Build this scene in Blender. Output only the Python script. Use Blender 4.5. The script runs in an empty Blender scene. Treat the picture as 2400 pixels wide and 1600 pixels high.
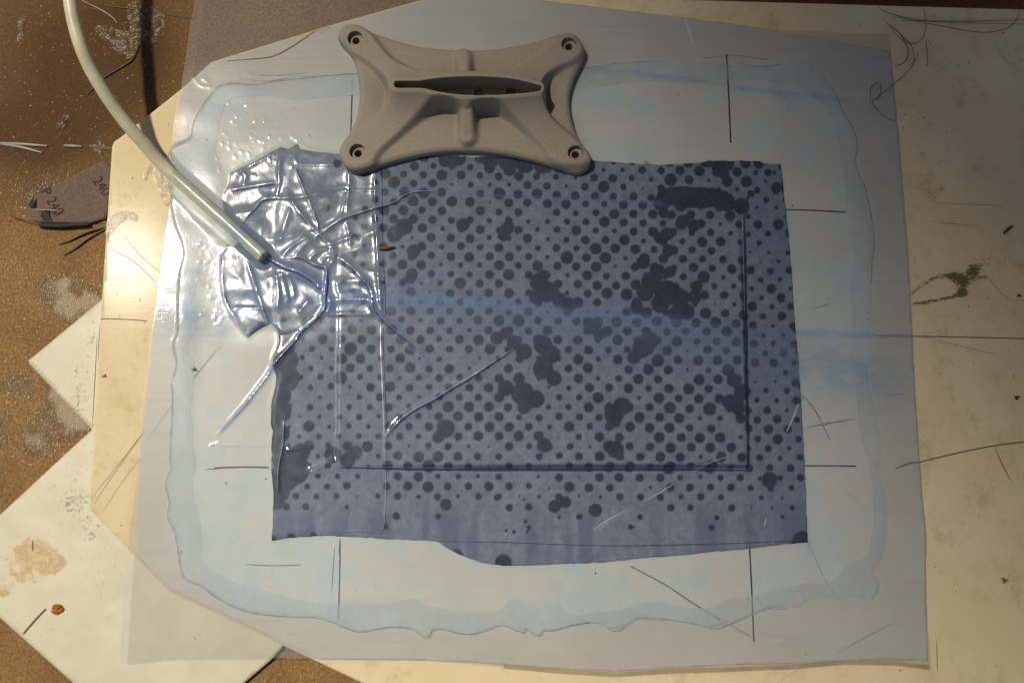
import bpy, bmesh, math, random
import numpy as np
from mathutils import Vector, noise as mnoise

random.seed(7)
rng = np.random.default_rng(11)
S = bpy.context.scene
COL = S.collection

# ------------------------------------------------------------------ camera
D = 0.60                      # metres from the lens to the middle of the work surface
TH = math.radians(11.1)       # the camera leans this much towards the far (upper) side
ZB = 0.008                    # height of the top of the cream board above the bench
CAM = np.array([0.0, -D * math.sin(TH), ZB + D * math.cos(TH)])
cam = bpy.data.cameras.new("camera")
cam.lens = 36; cam.sensor_width = 36; cam.clip_start = 0.01; cam.clip_end = 200
co = bpy.data.objects.new("camera", cam); COL.objects.link(co)
co.location = CAM; co.rotation_euler = (TH, 0, 0)
S.camera = co
ct, st = math.cos(TH), math.sin(TH)

def P(px, py, z=ZB):
    """point of the world at height z that stands at photo pixel (px,py)"""
    px = np.asarray(px, float); py = np.asarray(py, float)
    dx = (px - 1200) / 2400; dy = (800 - py) / 2400
    wy = dy * ct + st; wz = dy * st - ct
    t = (z - CAM[2]) / wz
    return CAM[0] + dx * t, CAM[1] + wy * t
def P3(px, py, z=ZB):
    x, y = P(px, py, z); return (float(x), float(y), float(z))
ZC = 0.0086
def to_canvas(x, y, z=ZC):
    vx, vy, vz = x - CAM[0], y - CAM[1], z - CAM[2]
    cy = vy * ct + vz * st; cz = -vy * st + vz * ct
    return 1200 + 2400 * vx / (-cz), 800 - 2400 * cy / (-cz)

# ------------------------------------------------------------------ light
mx, my = P(285, 610)
sd = Vector((float(mx) - CAM[0], float(my) - CAM[1], CAM[2] - ZB)).normalized()   # towards the sun
elev = math.asin(sd.z); azim = math.atan2(sd.x, sd.y)
sun = bpy.data.lights.new("sun", 'SUN'); sun.energy = 3.9; sun.angle = math.radians(2.5)
sun.color = (1.0, 0.92, 0.79)
so = bpy.data.objects.new("sun", sun); COL.objects.link(so)
so.rotation_euler = sd.to_track_quat('Z', 'Y').to_euler()
W = bpy.data.worlds.new("World"); S.world = W; W.use_nodes = True
wn = W.node_tree
sky = wn.nodes.new("ShaderNodeTexSky"); sky.sky_type = 'NISHITA'; sky.sun_disc = False
sky.sun_elevation = elev; sky.sun_rotation = azim; sky.air_density = 1.0; sky.dust_density = 2.0
bg = wn.nodes["Background"]; bg.inputs[1].default_value = 0.077
wn.links.new(sky.outputs[0], bg.inputs[0])
S.view_settings.view_transform = 'Standard'; S.view_settings.look = 'None'
S.view_settings.exposure = 0; S.view_settings.gamma = 1
S.cycles.max_bounces = 10; S.cycles.transparent_max_bounces = 24

# ------------------------------------------------------------------ helpers
def srgb(r, g, b):
    f = lambda c: (c / 255 / 12.92) if c <= 10 else ((c / 255 + 0.055) / 1.055) ** 2.4
    return (f(r) * .74, f(g) * .74, f(b) * .74, 1)

class NT:
    """small helper to write node materials"""
    def __init__(s, name, rough=0.5, spec=0.5):
        s.m = bpy.data.materials.new(name); s.m.use_nodes = True
        s.t = s.m.node_tree; s.b = s.t.nodes["Principled BSDF"]; s.out = s.t.nodes["Material Output"]
        s.b.inputs['Roughness'].default_value = rough
        s.b.inputs['Specular IOR Level'].default_value = spec
        s.co = s.n('ShaderNodeTexCoord').outputs['Object']
    def n(s, t, **kw):
        x = s.t.nodes.new(t)
        for k, v in kw.items(): setattr(x, k, v)
        return x
    def put(s, sock, v):
        if isinstance(v, bpy.types.NodeSocket): s.t.links.new(v, sock)
        elif v is not None: sock.default_value = v
    def noise(s, scale, detail=4, rough=0.6, stretch=None, rot=0, dist=0, w=None):
        x = s.n('ShaderNodeTexNoise'); x.inputs['Scale'].default_value = scale
        x.inputs['Detail'].default_value = detail; x.inputs['Roughness'].default_value = rough
        x.inputs['Distortion'].default_value = dist
        c = s.co
        if stretch or rot:
            m = s.n('ShaderNodeMapping'); s.put(m.inputs[0], c)
            m.inputs['Rotation'].default_value = (0, 0, rot); m.inputs['Scale'].default_value = stretch or (1, 1, 1)
            if w: m.inputs['Location'].default_value = (w, w, w)
            c = m.outputs[0]
        s.put(x.inputs['Vector'], c); return x.outputs[0]
    def vor(s, scale, feature='F1', rand=1.0, stretch=None, out='Distance', rot=0):
        x = s.n('ShaderNodeTexVoronoi', feature=feature); x.inputs['Scale'].default_value = scale
        x.inputs['Randomness'].default_value = rand
        c = s.co
        if stretch or rot:
            m = s.n('ShaderNodeMapping'); s.put(m.inputs[0], c); m.inputs['Scale'].default_value = stretch or (1, 1, 1)
            m.inputs['Rotation'].default_value = (0, 0, rot); c = m.outputs[0]
        s.put(x.inputs['Vector'], c); return x.outputs[out]
    def ramp(s, v, lo, hi, a=0.0, b=1.0):
        x = s.n('ShaderNodeMapRange', interpolation_type='SMOOTHSTEP'); s.put(x.inputs[0], v)
        x.inputs[1].default_value = lo; x.inputs[2].default_value = hi
        x.inputs[3].default_value = a; x.inputs[4].default_value = b; return x.outputs[0]
    def mix(s, f, a, b, mode='MIX'):
        x = s.n('ShaderNodeMix', data_type='RGBA', blend_type=mode)
        s.put(x.inputs[0], f); s.put(x.inputs[6], a); s.put(x.inputs[7], b); return x.outputs[2]
    def math(s, op, a, b=None, c=None):
        x = s.n('ShaderNodeMath', operation=op); s.put(x.inputs[0], a); s.put(x.inputs[1], b); s.put(x.inputs[2], c)
        return x.outputs[0]
    def attr(s, name):
        x = s.n('ShaderNodeAttribute'); x.attribute_name = name; return x.outputs['Fac']
    def bump(s, h, dist, strength=1.0, normal=None):
        x = s.n('ShaderNodeBump'); s.put(x.inputs['Height'], h)
        x.inputs['Distance'].default_value = dist; x.inputs['Strength'].default_value = strength
        s.put(x.inputs['Normal'], normal); return x.outputs[0]
    def col(s, c): s.put(s.b.inputs['Base Color'], c)
    def norm(s, v): s.put(s.b.inputs['Normal'], v)
    def rough(s, v): s.put(s.b.inputs['Roughness'], v)

def tag(o, label=None, cat=None, group=None, kind=None):
    if label: o['label'] = label
    if cat: o['category'] = cat
    if group: o['group'] = group
    if kind: o['kind'] = kind
    return o

def mesh_obj(name, verts, faces, mat, parent=None, smooth=False, attrs=None):
    verts = np.asarray(verts, np.float32).reshape(-1, 3)
    me = bpy.data.meshes.new(name)
    if isinstance(faces, np.ndarray) and faces.ndim == 2:
        n, k = faces.shape
        me.vertices.add(len(verts)); me.vertices.foreach_set('co', verts.ravel())
        me.loops.add(n * k); me.loops.foreach_set('vertex_index', faces.astype(np.int32).ravel())
        me.polygons.add(n); me.polygons.foreach_set('loop_start', np.arange(0, n * k, k, dtype=np.int32))
        me.update(calc_edges=True)
    else:
        me.from_pydata([tuple(map(float, v)) for v in verts], [], [tuple(int(i) for i in f) for f in faces]); me.update()
    if smooth: me.polygons.foreach_set('use_smooth', np.ones(len(me.polygons), bool))
    for k, v in (attrs or {}).items():
        a = me.attributes.new(k, 'FLOAT', 'POINT'); a.data.foreach_set('value', np.asarray(v, np.float32))
    o = bpy.data.objects.new(name, me); COL.objects.link(o)
    if mat: me.materials.append(mat)
    if parent: o.parent = parent
    return o

def catmull(pts, n=6, closed=True):
    p = np.asarray(pts, float); N = len(p); out = []
    rngi = range(N) if closed else range(N - 1)
    for i in rngi:
        if closed: a, b, c, d = p[i - 1], p[i], p[(i + 1) % N], p[(i + 2) % N]
        else: a, b, c, d = p[max(i - 1, 0)], p[i], p[i + 1], p[min(i + 2, N - 1)]
        for k in range(n):
            t = k / n
            out.append(0.5 * ((2 * b) + (c - a) * t + (2 * a - 5 * b + 4 * c - d) * t * t + (3 * b - a - 3 * c + d) * t ** 3))
    if not closed: out.append(p[-1])
    return np.array(out)

def inside(poly, x, y):
    r = np.zeros(np.shape(x), bool); q = np.roll(poly, -1, 0)
    for (x1, y1), (x2, y2) in zip(poly, q):
        if y1 == y2: continue
        c = (y1 > y) != (y2 > y)
        r ^= c & (x < (x2 - x1) * (y - y1) / (y2 - y1) + x1)
    return r
def nearest(poly, x, y):
    q = np.roll(poly, -1, 0); best = np.full(len(x), 1e18); bx = x.copy(); by = y.copy()
    for (x1, y1), (x2, y2) in zip(poly, q):
        dx, dy = x2 - x1, y2 - y1; L = dx * dx + dy * dy + 1e-12
        t = np.clip(((x - x1) * dx + (y - y1) * dy) / L, 0, 1)
        cx, cy = x1 + t * dx, y1 + t * dy; d = (cx - x) ** 2 + (cy - y) ** 2
        m = d < best; best[m] = d[m]; bx[m] = cx[m]; by[m] = cy[m]
    return np.sqrt(best), bx, by

# the canvas: arrays over the work surface, in photo pixels of the plane z = ZC
ST = 2.5; X0, Y0 = -150.0, -150.0
NX, NY = 1090, 770
XS = X0 + np.arange(NX) * ST; YS = Y0 + np.arange(NY) * ST
GX, GY = np.meshgrid(XS, YS)
FY = np.fft.fftfreq(NY)[:, None]; FX = np.fft.rfftfreq(NX)[None, :]
def blur(a, px):
    s = px / ST
    return np.fft.irfft2(np.fft.rfft2(a) * np.exp(-2 * (math.pi ** 2) * s * s * (FX ** 2 + FY ** 2)), s=a.shape)
def fnoise(px, seed, sx=1.0, sy=1.0):
    r = np.random.default_rng(seed).standard_normal((NY, NX)); s = px / ST
    a = np.fft.irfft2(np.fft.rfft2(r) * np.exp(-2 * (math.pi ** 2) * s * s * ((FX * sx) ** 2 + (FY * sy) ** 2)), s=r.shape)
    return a / a.std()
def sample(a, px, py):
    u = np.clip((px - X0) / ST, 0, NX - 1.001); v = np.clip((py - Y0) / ST, 0, NY - 1.001)
    i = u.astype(int); j = v.astype(int); fu = u - i; fv = v - j
    return (a[j, i] * (1 - fu) + a[j, i + 1] * fu) * (1 - fv) + (a[j + 1, i] * (1 - fu) + a[j + 1, i + 1] * fu) * fv
def stroke(a, pts, w, amp, power=2.0, op='add', taper=True, asym=0.0, soft=None):
    """a ridge of half width w (px) along a polyline"""
    pts = catmull(pts, 5, False) if len(pts) > 2 else np.asarray(pts, float)
    if len(pts) == 2: pts = np.linspace(pts[0], pts[1], 6)
    m = w * 4
    i0 = max(int((pts[:, 0].min() - m - X0) / ST), 0); i1 = min(int((pts[:, 0].max() + m - X0) / ST) + 2, NX)
    j0 = max(int((pts[:, 1].min() - m - Y0) / ST), 0); j1 = min(int((pts[:, 1].max() + m - Y0) / ST) + 2, NY)
    if i1 <= i0 or j1 <= j0: return
    x = GX[j0:j1, i0:i1]; y = GY[j0:j1, i0:i1]
    best = np.full(x.shape, 1e18); tt = np.zeros(x.shape); side = np.zeros(x.shape); n = len(pts) - 1
    for k in range(n):
        (x1, y1), (x2, y2) = pts[k], pts[k + 1]
        dx, dy = x2 - x1, y2 - y1; L = dx * dx + dy * dy + 1e-9
        t = np.clip(((x - x1) * dx + (y - y1) * dy) / L, 0, 1)
        d = (x1 + t * dx - x) ** 2 + (y1 + t * dy - y) ** 2
        q = d < best; best[q] = d[q]; tt[q] = ((k + t) / n)[q]
        side[q] = (np.sign((x - x1) * dy - (y - y1) * dx))[q]
    d = np.sqrt(best)
    if asym: d = d * np.where(side > 0, 1 + asym, 1 - asym)
    g = np.exp(-(d / w) ** power)
    if taper: g = g * np.clip(np.sin(np.clip(tt, 0.02, 0.98) * math.pi) * 2.2, 0, 1)
    if op == 'add': a[j0:j1, i0:i1] += amp * g
    elif op == 'max': a[j0:j1, i0:i1] = np.maximum(a[j0:j1, i0:i1], amp * g)
    elif op == 'step': a[j0:j1, i0:i1] += amp * np.tanh(d * side / w) * np.exp(-(d / (4 * w)) ** 2)

def sheet(name, polys, step, zarr, mat, attrs=None, thick=0.0, parent=None, zoff=0.0, smooth=True, base=ZB):
    """a sheet cut to an outline (photo px on the board), its height read from a canvas array (mm above the board)"""
    polys = [np.asarray(p, float) for p in polys]; o = polys[0]
    xs = np.arange(o[:, 0].min() - step, o[:, 0].max() + 2 * step, step)
    ys = np.arange(o[:, 1].min() - step, o[:, 1].max() + 2 * step, step)
    gx, gy = np.meshgrid(xs, ys); nx = len(xs)
    cx, cy = np.meshgrid(xs[:-1] + step / 2, ys[:-1] + step / 2)
    m = inside(o, cx, cy)
    for h in polys[1:]: m &= ~inside(h, cx, cy)
    j, i = np.nonzero(m); a = j * nx + i
    f = np.stack([a + nx, a + nx + 1, a + 1, a], 1)
    used, inv = np.unique(f, return_inverse=True); f = inv.reshape(f.shape)
    px = gx.ravel()[used].copy(); py = gy.ravel()[used].copy()
    e = np.concatenate([f[:, [0, 1]], f[:, [1, 2]], f[:, [2, 3]], f[:, [3, 0]]])
    key = np.sort(e, 1); _, idx, cnt = np.unique(key[:, 0].astype(np.int64) * len(px) + key[:, 1], return_index=True, return_counts=True)
    be = e[idx[cnt == 1]]; bv = np.unique(be)
    bd = np.full(len(bv), 1e18); bx = px[bv].copy(); by = py[bv].copy()
    for p in polys:
        d, x_, y_ = nearest(p, px[bv], py[bv]); q = d < bd; bd[q] = d[q]; bx[q] = x_[q]; by[q] = y_[q]
    px[bv] = bx; py[bv] = by
    z = (sample(zarr, px, py) if zarr is not None else np.zeros(len(px))) * 0.001 + base + zoff
    wx, wy = P(px, py, ZC if base == ZB else base)
    v = np.stack([wx, wy, z], 1)
    at = {k: sample(q, px, py) for k, q in (attrs or {}).items()}
    if thick:
        n = len(px); remap = np.full(n, -1); remap[bv] = n + np.arange(len(bv))
        lo = v[bv].copy(); lo[:, 2] -= thick
        v = np.concatenate([v, lo]); f = np.concatenate([f, np.stack([be[:, 1], be[:, 0], remap[be[:, 0]], remap[be[:, 1]]], 1)])
        at = {k: np.concatenate([q, q[bv]]) for k, q in at.items()}
    return mesh_obj(name, v, f, mat, parent, smooth, at)

def slab(name, pts, ztop, thick, mat, parent=None, bevel=0.0004, zp=None):
    bm = bmesh.new()
    vs = [bm.verts.new(P3(x, y, ztop if zp is None else zp)) for x, y in pts]
    f = bm.faces.new(vs)
    if f.normal.z < 0 or f.calc_area() and (f.normal_update() or f.normal.z < 0): f.normal_flip()
    r = bmesh.ops.extrude_face_region(bm, geom=[f])
    for v in [g for g in r['geom'] if isinstance(g, bmesh.types.BMVert)]: v.co.z = ztop
    for v in vs: v.co.z = ztop - thick
    bmesh.ops.recalc_face_normals(bm, faces=bm.faces)
    if bevel:
        te = [e for e in bm.edges if all(abs(v.co.z - ztop) < 1e-6 for v in e.verts)]
        bmesh.ops.bevel(bm, geom=te, offset=bevel, segments=2, affect='EDGES')
    me = bpy.data.meshes.new(name); bm.to_mesh(me); bm.free(); me.materials.append(mat)
    o = bpy.data.objects.new(name, me); COL.objects.link(o)
    if parent: o.parent = parent
    return o

def tube(name, pts, r, mat, parent=None, seg=12, rad=None, caps=True, hollow=0.0):
    pts = [Vector(p) for p in pts]; n = len(pts); V = []; F = []
    t0 = (pts[1] - pts[0]).normalized(); nrm = t0.orthogonal().normalized()
    rings = []
    for i in range(n):
        t = (pts[min(i + 1, n - 1)] - pts[max(i - 1, 0)]).normalized()
        nrm = (nrm - t * nrm.dot(t)).normalized(); b = t.cross(nrm)
        rings.append((pts[i], nrm.copy(), b, (rad[i] if rad is not None else r)))
    def ring(i, rr, flip=False):
        p, a, b, _ = rings[i]; s = len(V)
        for k in range(seg):
            an = 2 * math.pi * k / seg; V.append(tuple(p + (a * math.cos(an) + b * math.sin(an)) * rr))
        return s
    st_ = [ring(i, rings[i][3]) for i in range(n)]
    def join(a, b, flip=False):
        for k in range(seg):
            k2 = (k + 1) % seg; q = (a + k, a + k2, b + k2, b + k); F.append(q[::-1] if flip else q)
    for i in range(n - 1): join(st_[i], st_[i + 1])
    if hollow:
        si = [ring(i, rings[i][3] * hollow) for i in range(n)]
        for i in range(n - 1): join(si[i], si[i + 1], True)
        join(si[0], st_[0]); join(st_[-1], si[-1])
    elif caps:
        for i, fl in ((0, True), (n - 1, False)):
            s1 = ring(i, rings[i][3]); dv = (pts[i] - pts[1 if i == 0 else n - 2]).normalized() * rings[i][3] * .22
            rings[i] = (rings[i][0] + dv,) + rings[i][1:]; s0 = ring(i, rings[i][3] * .82); join(s1, s0, fl); f_ = tuple(range(s0, s0 + seg)); F.append(f_[::-1] if fl else f_)
    return mesh_obj(name, V, F, mat, parent, True)

def ribbon(name, pts, w, mat, parent=None, z=ZB, zarr=None, lift=0.00006, taper=False, smooth_pts=True, wob=0.0):
    """a drawn line: flat strip w px wide lying just on the surface"""
    pts = np.asarray(pts, float)
    if len(pts) > 2 and smooth_pts: pts = catmull(pts, 5, False)
    if len(pts) == 2: pts = np.linspace(pts[0], pts[1], 12)
    n = len(pts); V = []; F = []
    for i in range(n):
        t = pts[min(i + 1, n - 1)] - pts[max(i - 1, 0)]; t /= (np.hypot(*t) + 1e-9)
        q = np.array([-t[1], t[0]])
        ww = w * (1 + wob * random.uniform(-1, 1)) * ((math.sin(math.pi * (0.06 + 0.88 * i / (n - 1))) ** 0.6) if taper else 1) / 2
        for s in (-1, 1):
            p = pts[i] + q * ww * s
            if zarr is not None: zz = ZB + float(sample(zarr, p[:1], p[1:])[0]) * 0.001 + lift; x, y = P(p[0], p[1], ZC)
            else: zz = z + lift; x, y = P(p[0], p[1], z)
            V.append((float(x), float(y), zz))
    for i in range(n - 1): F.append((2 * i, 2 * i + 2, 2 * i + 3, 2 * i + 1))
    return mesh_obj(name, V, F, mat, parent)

# ------------------------------------------------------------------ outlines, in photo pixels
BOARD = [(262, 345), (266, 332), (280, 323), (425, 208), (495, 145), (520, 137), (770, 60), (985, 0), (1130, -34), (1300, -9), (1600, -1),
         (2400, 22), (2750, 32), (2750, 2000), (1700, 2000), (850, 1600), (395, 1385), (208, 1190), (222, 960), (235, 745)]
MINT = [(64, 847), (235, 705), (420, 560), (760, 760), (900, 1240), (636, 1545), (500, 1660), (240, 1660), (0, 1447), (-170, 1297), (-170, 1360), (0, 1206), (112, 1102), (216, 1006)]
FILM = [(462, -110), (456, 0), (441, 90), (425, 205), (407, 290), (399, 400), (398, 480), (376, 640), (352, 800), (335, 950), (315, 1150), (301, 1250),
        (290, 1400), (280, 1550), (288, 1553), (330, 1549), (370, 1544), (450, 1541), (600, 1541), (730, 1541), (800, 1544), (1000, 1547), (1140, 1559), (1300, 1576),
        (1440, 1586), (1570, 1578), (1720, 1574), (1730, 1567), (1850, 1568), (1980, 1556), (2100, 1559), (2184, 1569), (2175, 1460), (2171, 1350),
        (2172, 1250), (2162, 1150), (2155, 1050), (2145, 900), (2138, 750), (2130, 600), (2122, 500), (2110, 350), (2095, 200), (2085, 82),
        (2080, 78), (1990, 77), (1870, 72), (1800, 68), (1700, 52), (1500, 28), (1260, 0), (900, -110)]
SHEET = [(432, 203), (495, 149), (521, 141), (771, 64), (986, 4), (1128, -30), (1268, 0), (1500, 30), (1700, 54), (1800, 70), (1950, 95), (2086, 119), (2095, 200), (2109, 350), (2121, 500),
         (2129, 600), (2137, 750), (2144, 900), (2154, 1050), (2161, 1150), (2171, 1250), (2170, 1350), (2173, 1460), (2176, 1548), (2050, 1546),
         (1980, 1549), (1850, 1555), (1700, 1558), (1560, 1566), (1440, 1573), (1300, 1566), (1100, 1551), (950, 1546), (747, 1545), (397, 1381),
         (320, 1304), (322, 1200), (332, 1050), (346, 900), (362, 750), (380, 620), (398, 500), (411, 350), (424, 230)]
RING_OUT = [(504, 211), (512, 202), (545, 195), (600, 199), (640, 190), (700, 185), (760, 178), (850, 172), (1000, 168), (1200, 165), (1370, 160), (1500, 143), (1640, 147),
            (1740, 152), (1810, 150), (1865, 136), (1900, 146), (1930, 180), (1958, 220), (1975, 260), (2003, 310), (2009, 345), (2005, 390), (2028, 440),
            (2040, 500), (2049, 570), (2042, 640), (2044, 720), (2041, 800), (2036, 880), (2052, 960), (2063, 1050), (2062, 1110), (2077, 1180), (2074, 1280), (2060, 1322), (2043, 1337), (2059, 1355),
            (2058, 1382), (2045, 1400), (2030, 1405), (1990, 1400), (1965, 1408), (1920, 1397), (1890, 1405), (1870, 1422), (1810, 1422), (1760, 1440),
            (1690, 1470), (1660, 1470), (1610, 1458), (1510, 1447), (1480, 1458), (1450, 1478), (1430, 1475), (1400, 1458), (1340, 1465), (1300, 1477), (1274, 1477),
            (1261, 1491), (1233, 1474), (1223, 1483), (1176, 1465), (1118, 1484), (1077, 1484), (1022, 1472), (1009, 1489), (992, 1493), (944, 1467),
            (845, 1480), (797, 1465), (743, 1447), (685, 1445), (630, 1441), (545, 1422), (470, 1372), (436, 1359), (422, 1325), (409, 1243), (392, 1212),
            (397, 1178), (387, 1134), (400, 1100), (398, 1066), (402, 987), (405, 936), (402, 899), (414, 851), (405, 810), (416, 775), (417, 690), (422, 638),
            (432, 587), (412, 529), (402, 485), (399, 430), (398, 360), (409, 341), (446, 324), (453, 290), (477, 245)]
RING_IN = [(538, 232), (600, 225), (640, 225), (700, 235), (800, 225), (1000, 220), (1200, 215), (1400, 205), (1500, 190), (1600, 197), (1700, 186), (1800, 190), (1870, 205), (1900, 222),
           (1935, 255), (1960, 300), (1972, 380), (1985, 480), (2000, 600), (1992, 680), (1998, 750), (1990, 850), (2005, 900), (2012, 1000), (2040, 1100), (2046, 1180), (2045, 1240), (2030, 1302),
           (1988, 1321), (1947, 1362), (1880, 1368), (1811, 1383), (1760, 1398), (1709, 1403), (1658, 1424), (1590, 1420), (1550, 1410), (1511, 1410), (1450, 1428), (1400, 1432),
           (1350, 1440), (1320, 1430), (1308, 1411), (1270, 1402), (1237, 1418), (1220, 1406), (1196, 1404), (1162, 1431), (1060, 1428), (1009, 1418), (968, 1401), (927, 1411), (838, 1416), (729, 1411), (647, 1390),
           (579, 1373), (511, 1345), (477, 1318), (473, 1294), (470, 1226), (450, 1140), (460, 1090), (451, 1045), (453, 1011), (446, 963), (453, 911), (456, 853), (438, 812),
           (460, 775), (461, 717), (456, 690), (466, 650), (472, 611), (467, 577), (490, 540), (530, 470), (530, 436), (525, 402), (504, 354), (511, 307), (521, 266)]
FABRIC = [(700, 352), (800, 362), (950, 366), (1100, 368), (1250, 370), (1384, 377), (1450, 381), (1500, 385), (1560, 386), (1620, 383), (1660, 377), (1700, 377), (1780, 378), (1792, 384), (1829, 384),
          (1834, 420), (1840, 480), (1849, 560), (1856, 660), (1862, 750), (1870, 840), (1875, 900), (1881, 1000), (1886, 1100), (1893, 1270), (1830, 1275),
          (1760, 1284), (1680, 1290), (1600, 1300), (1500, 1307), (1400, 1318), (1300, 1321), (1200, 1325), (1160, 1322), (1130, 1318), (1080, 1300), (1050, 1285),
          (1022, 1267), (1000, 1265), (900, 1262), (830, 1257), (760, 1254), (700, 1257), (665, 1261), (637, 1266), (640, 1210), (641, 1150), (636, 1100), (636, 1050), (640, 1010),
          (635, 990), (636, 950), (646, 905), (648, 880), (639, 860), (642, 830), (655, 800), (652, 780), (640, 700), (650, 500), (680, 380)]
PATCH = [(658, 345), (675, 350), (697, 337), (703, 352), (780, 360), (893, 372), (897, 450), (898, 560), (902, 660), (905, 741), (880, 742), (765, 742), (735, 748), (705, 775), (655, 786), (648, 771),
         (633, 757), (606, 772), (580, 791), (567, 770), (545, 740), (524, 690), (521, 640), (517, 602), (530, 582), (534, 560), (524, 495), (521, 470), (525, 450), (535, 435),
         (540, 405), (600, 378)]
ringo = catmull(RING_OUT, 3); ringi = catmull(RING_IN, 3)
fab = np.array(FABRIC, float); patch = np.array(PATCH, float)
def roughen(p, amp, seg=7, seed=1, keep=0):
    q = []; r = np.random.default_rng(seed); n = len(p)
    for i in range(n):
        a, b = p[i], p[(i + 1) % n]; L = np.hypot(*(b - a)); k = max(int(L / seg), 1)
        for t in range(k):
            c = a + (b - a) * t / k
            if t: c = c + r.normal(0, amp, 2)
            q.append(c)
    return np.array(q)
fab = roughen(fab, 0.7, 9, 3); patch = roughen(patch, 0.5, 9, 4)

# ------------------------------------------------------------------ heights of the layers, mm above the board
m_ring = inside(ringo, GX, GY) & ~inside(ringi, GX, GY)
m_fab = inside(fab, GX, GY); m_patch = inside(patch, GX, GY)
PANEL = np.array([(797, 448), (1733, 482), (1750, 1094), (789, 1094)], float)
m_pan = inside(PANEL, GX, GY)
Hs = np.full(GX.shape, 0.30)
ring_h = blur(inside(ringo, GX, GY).astype(float), 2.6) * (1 - blur(inside(ringi, GX, GY).astype(float), 16)) * (0.36 + 0.02 * fnoise(20, 21))
sm01 = lambda v: np.clip(v, 0, 1) ** 2 * (3 - 2 * np.clip(v, 0, 1))
pan_h = np.maximum(blur(m_pan.astype(float), 2.8), 0) * 6.0 * (.08 + .92 * sm01((GX - 780) / 620)) * (.10 + .90 * sm01((GY - 440) / 420))
# ribbons later paint shade along the right and lower edge of the hidden panel
creases = np.zeros(GX.shape)
CR = [([(538, 447), (600, 436), (652, 430)], 5, .9), ([(657, 364), (655, 402), (655, 433), (648, 462)], 4.5, 1.1),
      ([(693, 394), (719, 458), (739, 504), (749, 542)], 5, .8), ([(670, 438), (693, 486), (739, 542), (775, 575)], 6, .9),
      ([(568, 524), (619, 468), (678, 466), (732, 461), (798, 440), (818, 443)], 5, .9), ([(655, 570), (668, 530), (683, 486)], 6, .8),
      ([(560, 400), (575, 412), (570, 438)], 5, .9), ([(545, 408), (600, 382), (656, 350)], 4, .7),
      ([(749, 545), (808, 512), (880, 489), (930, 473), (956, 453), (1010, 449)], 4.5, 1.2),
      ([(700, 560), (745, 553), (780, 530), (820, 500)], 4, .6),
      ([(665, 606), (706, 606), (740, 622), (765, 629), (766, 650), (761, 690), (762, 720), (739, 750), (706, 779), (686, 807), (650, 845), (622, 886), (579, 942), (527, 1000), (505, 1022)], 3.3, 1.5),
      ([(618, 598), (640, 612), (668, 626), (706, 642), (742, 667), (757, 690)], 7, 1.7),
      ([(790, 606), (806, 611), (846, 649), (872, 688), (877, 722), (910, 763), (956, 799), (1000, 845)], 5, 1.3),
      ([(770, 575), (783, 570), (818, 558), (846, 559)], 4, .8), ([(780, 578), (782, 608), (765, 628)], 6, 1.1),
      ([(660, 604), (690, 575), (735, 552)], 5, .8), ([(690, 604), (720, 570), (748, 560)], 5, .7), ([(725, 610), (745, 590), (772, 582)], 5, .8), ([(750, 618), (768, 600), (790, 606)], 5, .8),
      ([(579, 611), (594, 657), (614, 715), (630, 755)], 5, .8), ([(518, 600), (524, 690), (546, 742), (580, 790)], 4, .6),
      ([(545, 722), (590, 722), (640, 727)], 4, .5), ([(648, 640), (655, 690), (650, 730)], 4, .7), ([(660, 635), (672, 690), (678, 710)], 4, .8), ([(675, 640), (686, 672), (690, 700)], 4, .7),
      ([(790, 655), (792, 680), (800, 690), (850, 682)], 5, .7), ([(765, 740), (820, 737), (884, 741)], 4, .7), ([(700, 735), (712, 718), (728, 700)], 7, .8),
      ([(845, 700), (868, 708), (880, 740)], 5, .8), ([(770, 690), (775, 715), (765, 738)], 6, 1.0),
      ([(879, 385), (880, 489), (885, 580), (888, 660), (897, 745)], 4.5, 1.5), ([(897, 745), (896, 800), (899, 900), (904, 1000), (905, 1095)], 5, .16), ([(905, 1090), (905, 1180), (898, 1245)], 4, .12),
      ([(818, 400), (818, 440), (812, 510)], 4, .9), ([(795, 520), (806, 480), (808, 450)], 4, .7), ([(812, 520), (818, 548), (822, 580)], 4, .7),
      ([(800, 790), (803, 850), (800, 930), (795, 1010)], 6, .12),
      ([(909, 1020), (930, 994), (952, 974), (1021, 936), (1085, 898), (1140, 862), (1200, 824)], 3.4, 1.9),
      ([(666, 985), (664, 1043), (654, 1094), (652, 1160)], 4, .5), ([(722, 1107), (740, 1100), (770, 1084), (788, 1078)], 6, 1.0), ([(735, 1112), (760, 1104), (790, 1098)], 4, .8),
      ([(669, 1055), (700, 1050), (740, 1043)], 3.5, .6), ([(512, 1043), (560, 1042), (632, 1046)], 3, .25), ([(488, 1046), (500, 1040), (518, 1034)], 4, .35),
      ([(690, 355), (700, 385), (760, 388), (800, 387)], 4, .5),
      ([(1022, 1266), (1200, 1268), (1400, 1275), (1600, 1273), (1890, 1266)], 4, .35),
      ([(693, 330), (720, 345), (770, 358)], 3.5, .5), ([(680, 318), (700, 330)], 4, .5),
      ([(1604, 38), (1615, 80), (1633, 120)], 3.5, .5), ([(1906, 945), (1895, 975), (1875, 1012)], 3, .35), ([(1865, 1226), (1858, 1248)], 3, .35),
      ([(1390, 1240), (1480, 1195), (1560, 1140), (1640, 1095)], 2.6, .18), ([(1000, 462), (1300, 470), (1540, 478)], 4, .25),
      ([(450, 175), (470, 200), (500, 205)], 5, .5), ([(560, 170), (640, 178), (760, 165)], 4, .25), ([(470, 180), (490, 195)], 6, .5)]
for pts, w, a in CR: stroke(creases, pts, w * (1.2 if a > .55 else .8), a * .52, 1.25)
stroke(creases, [(797, 445), (1200, 460), (1733, 480)], 4, 0.25)
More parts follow.
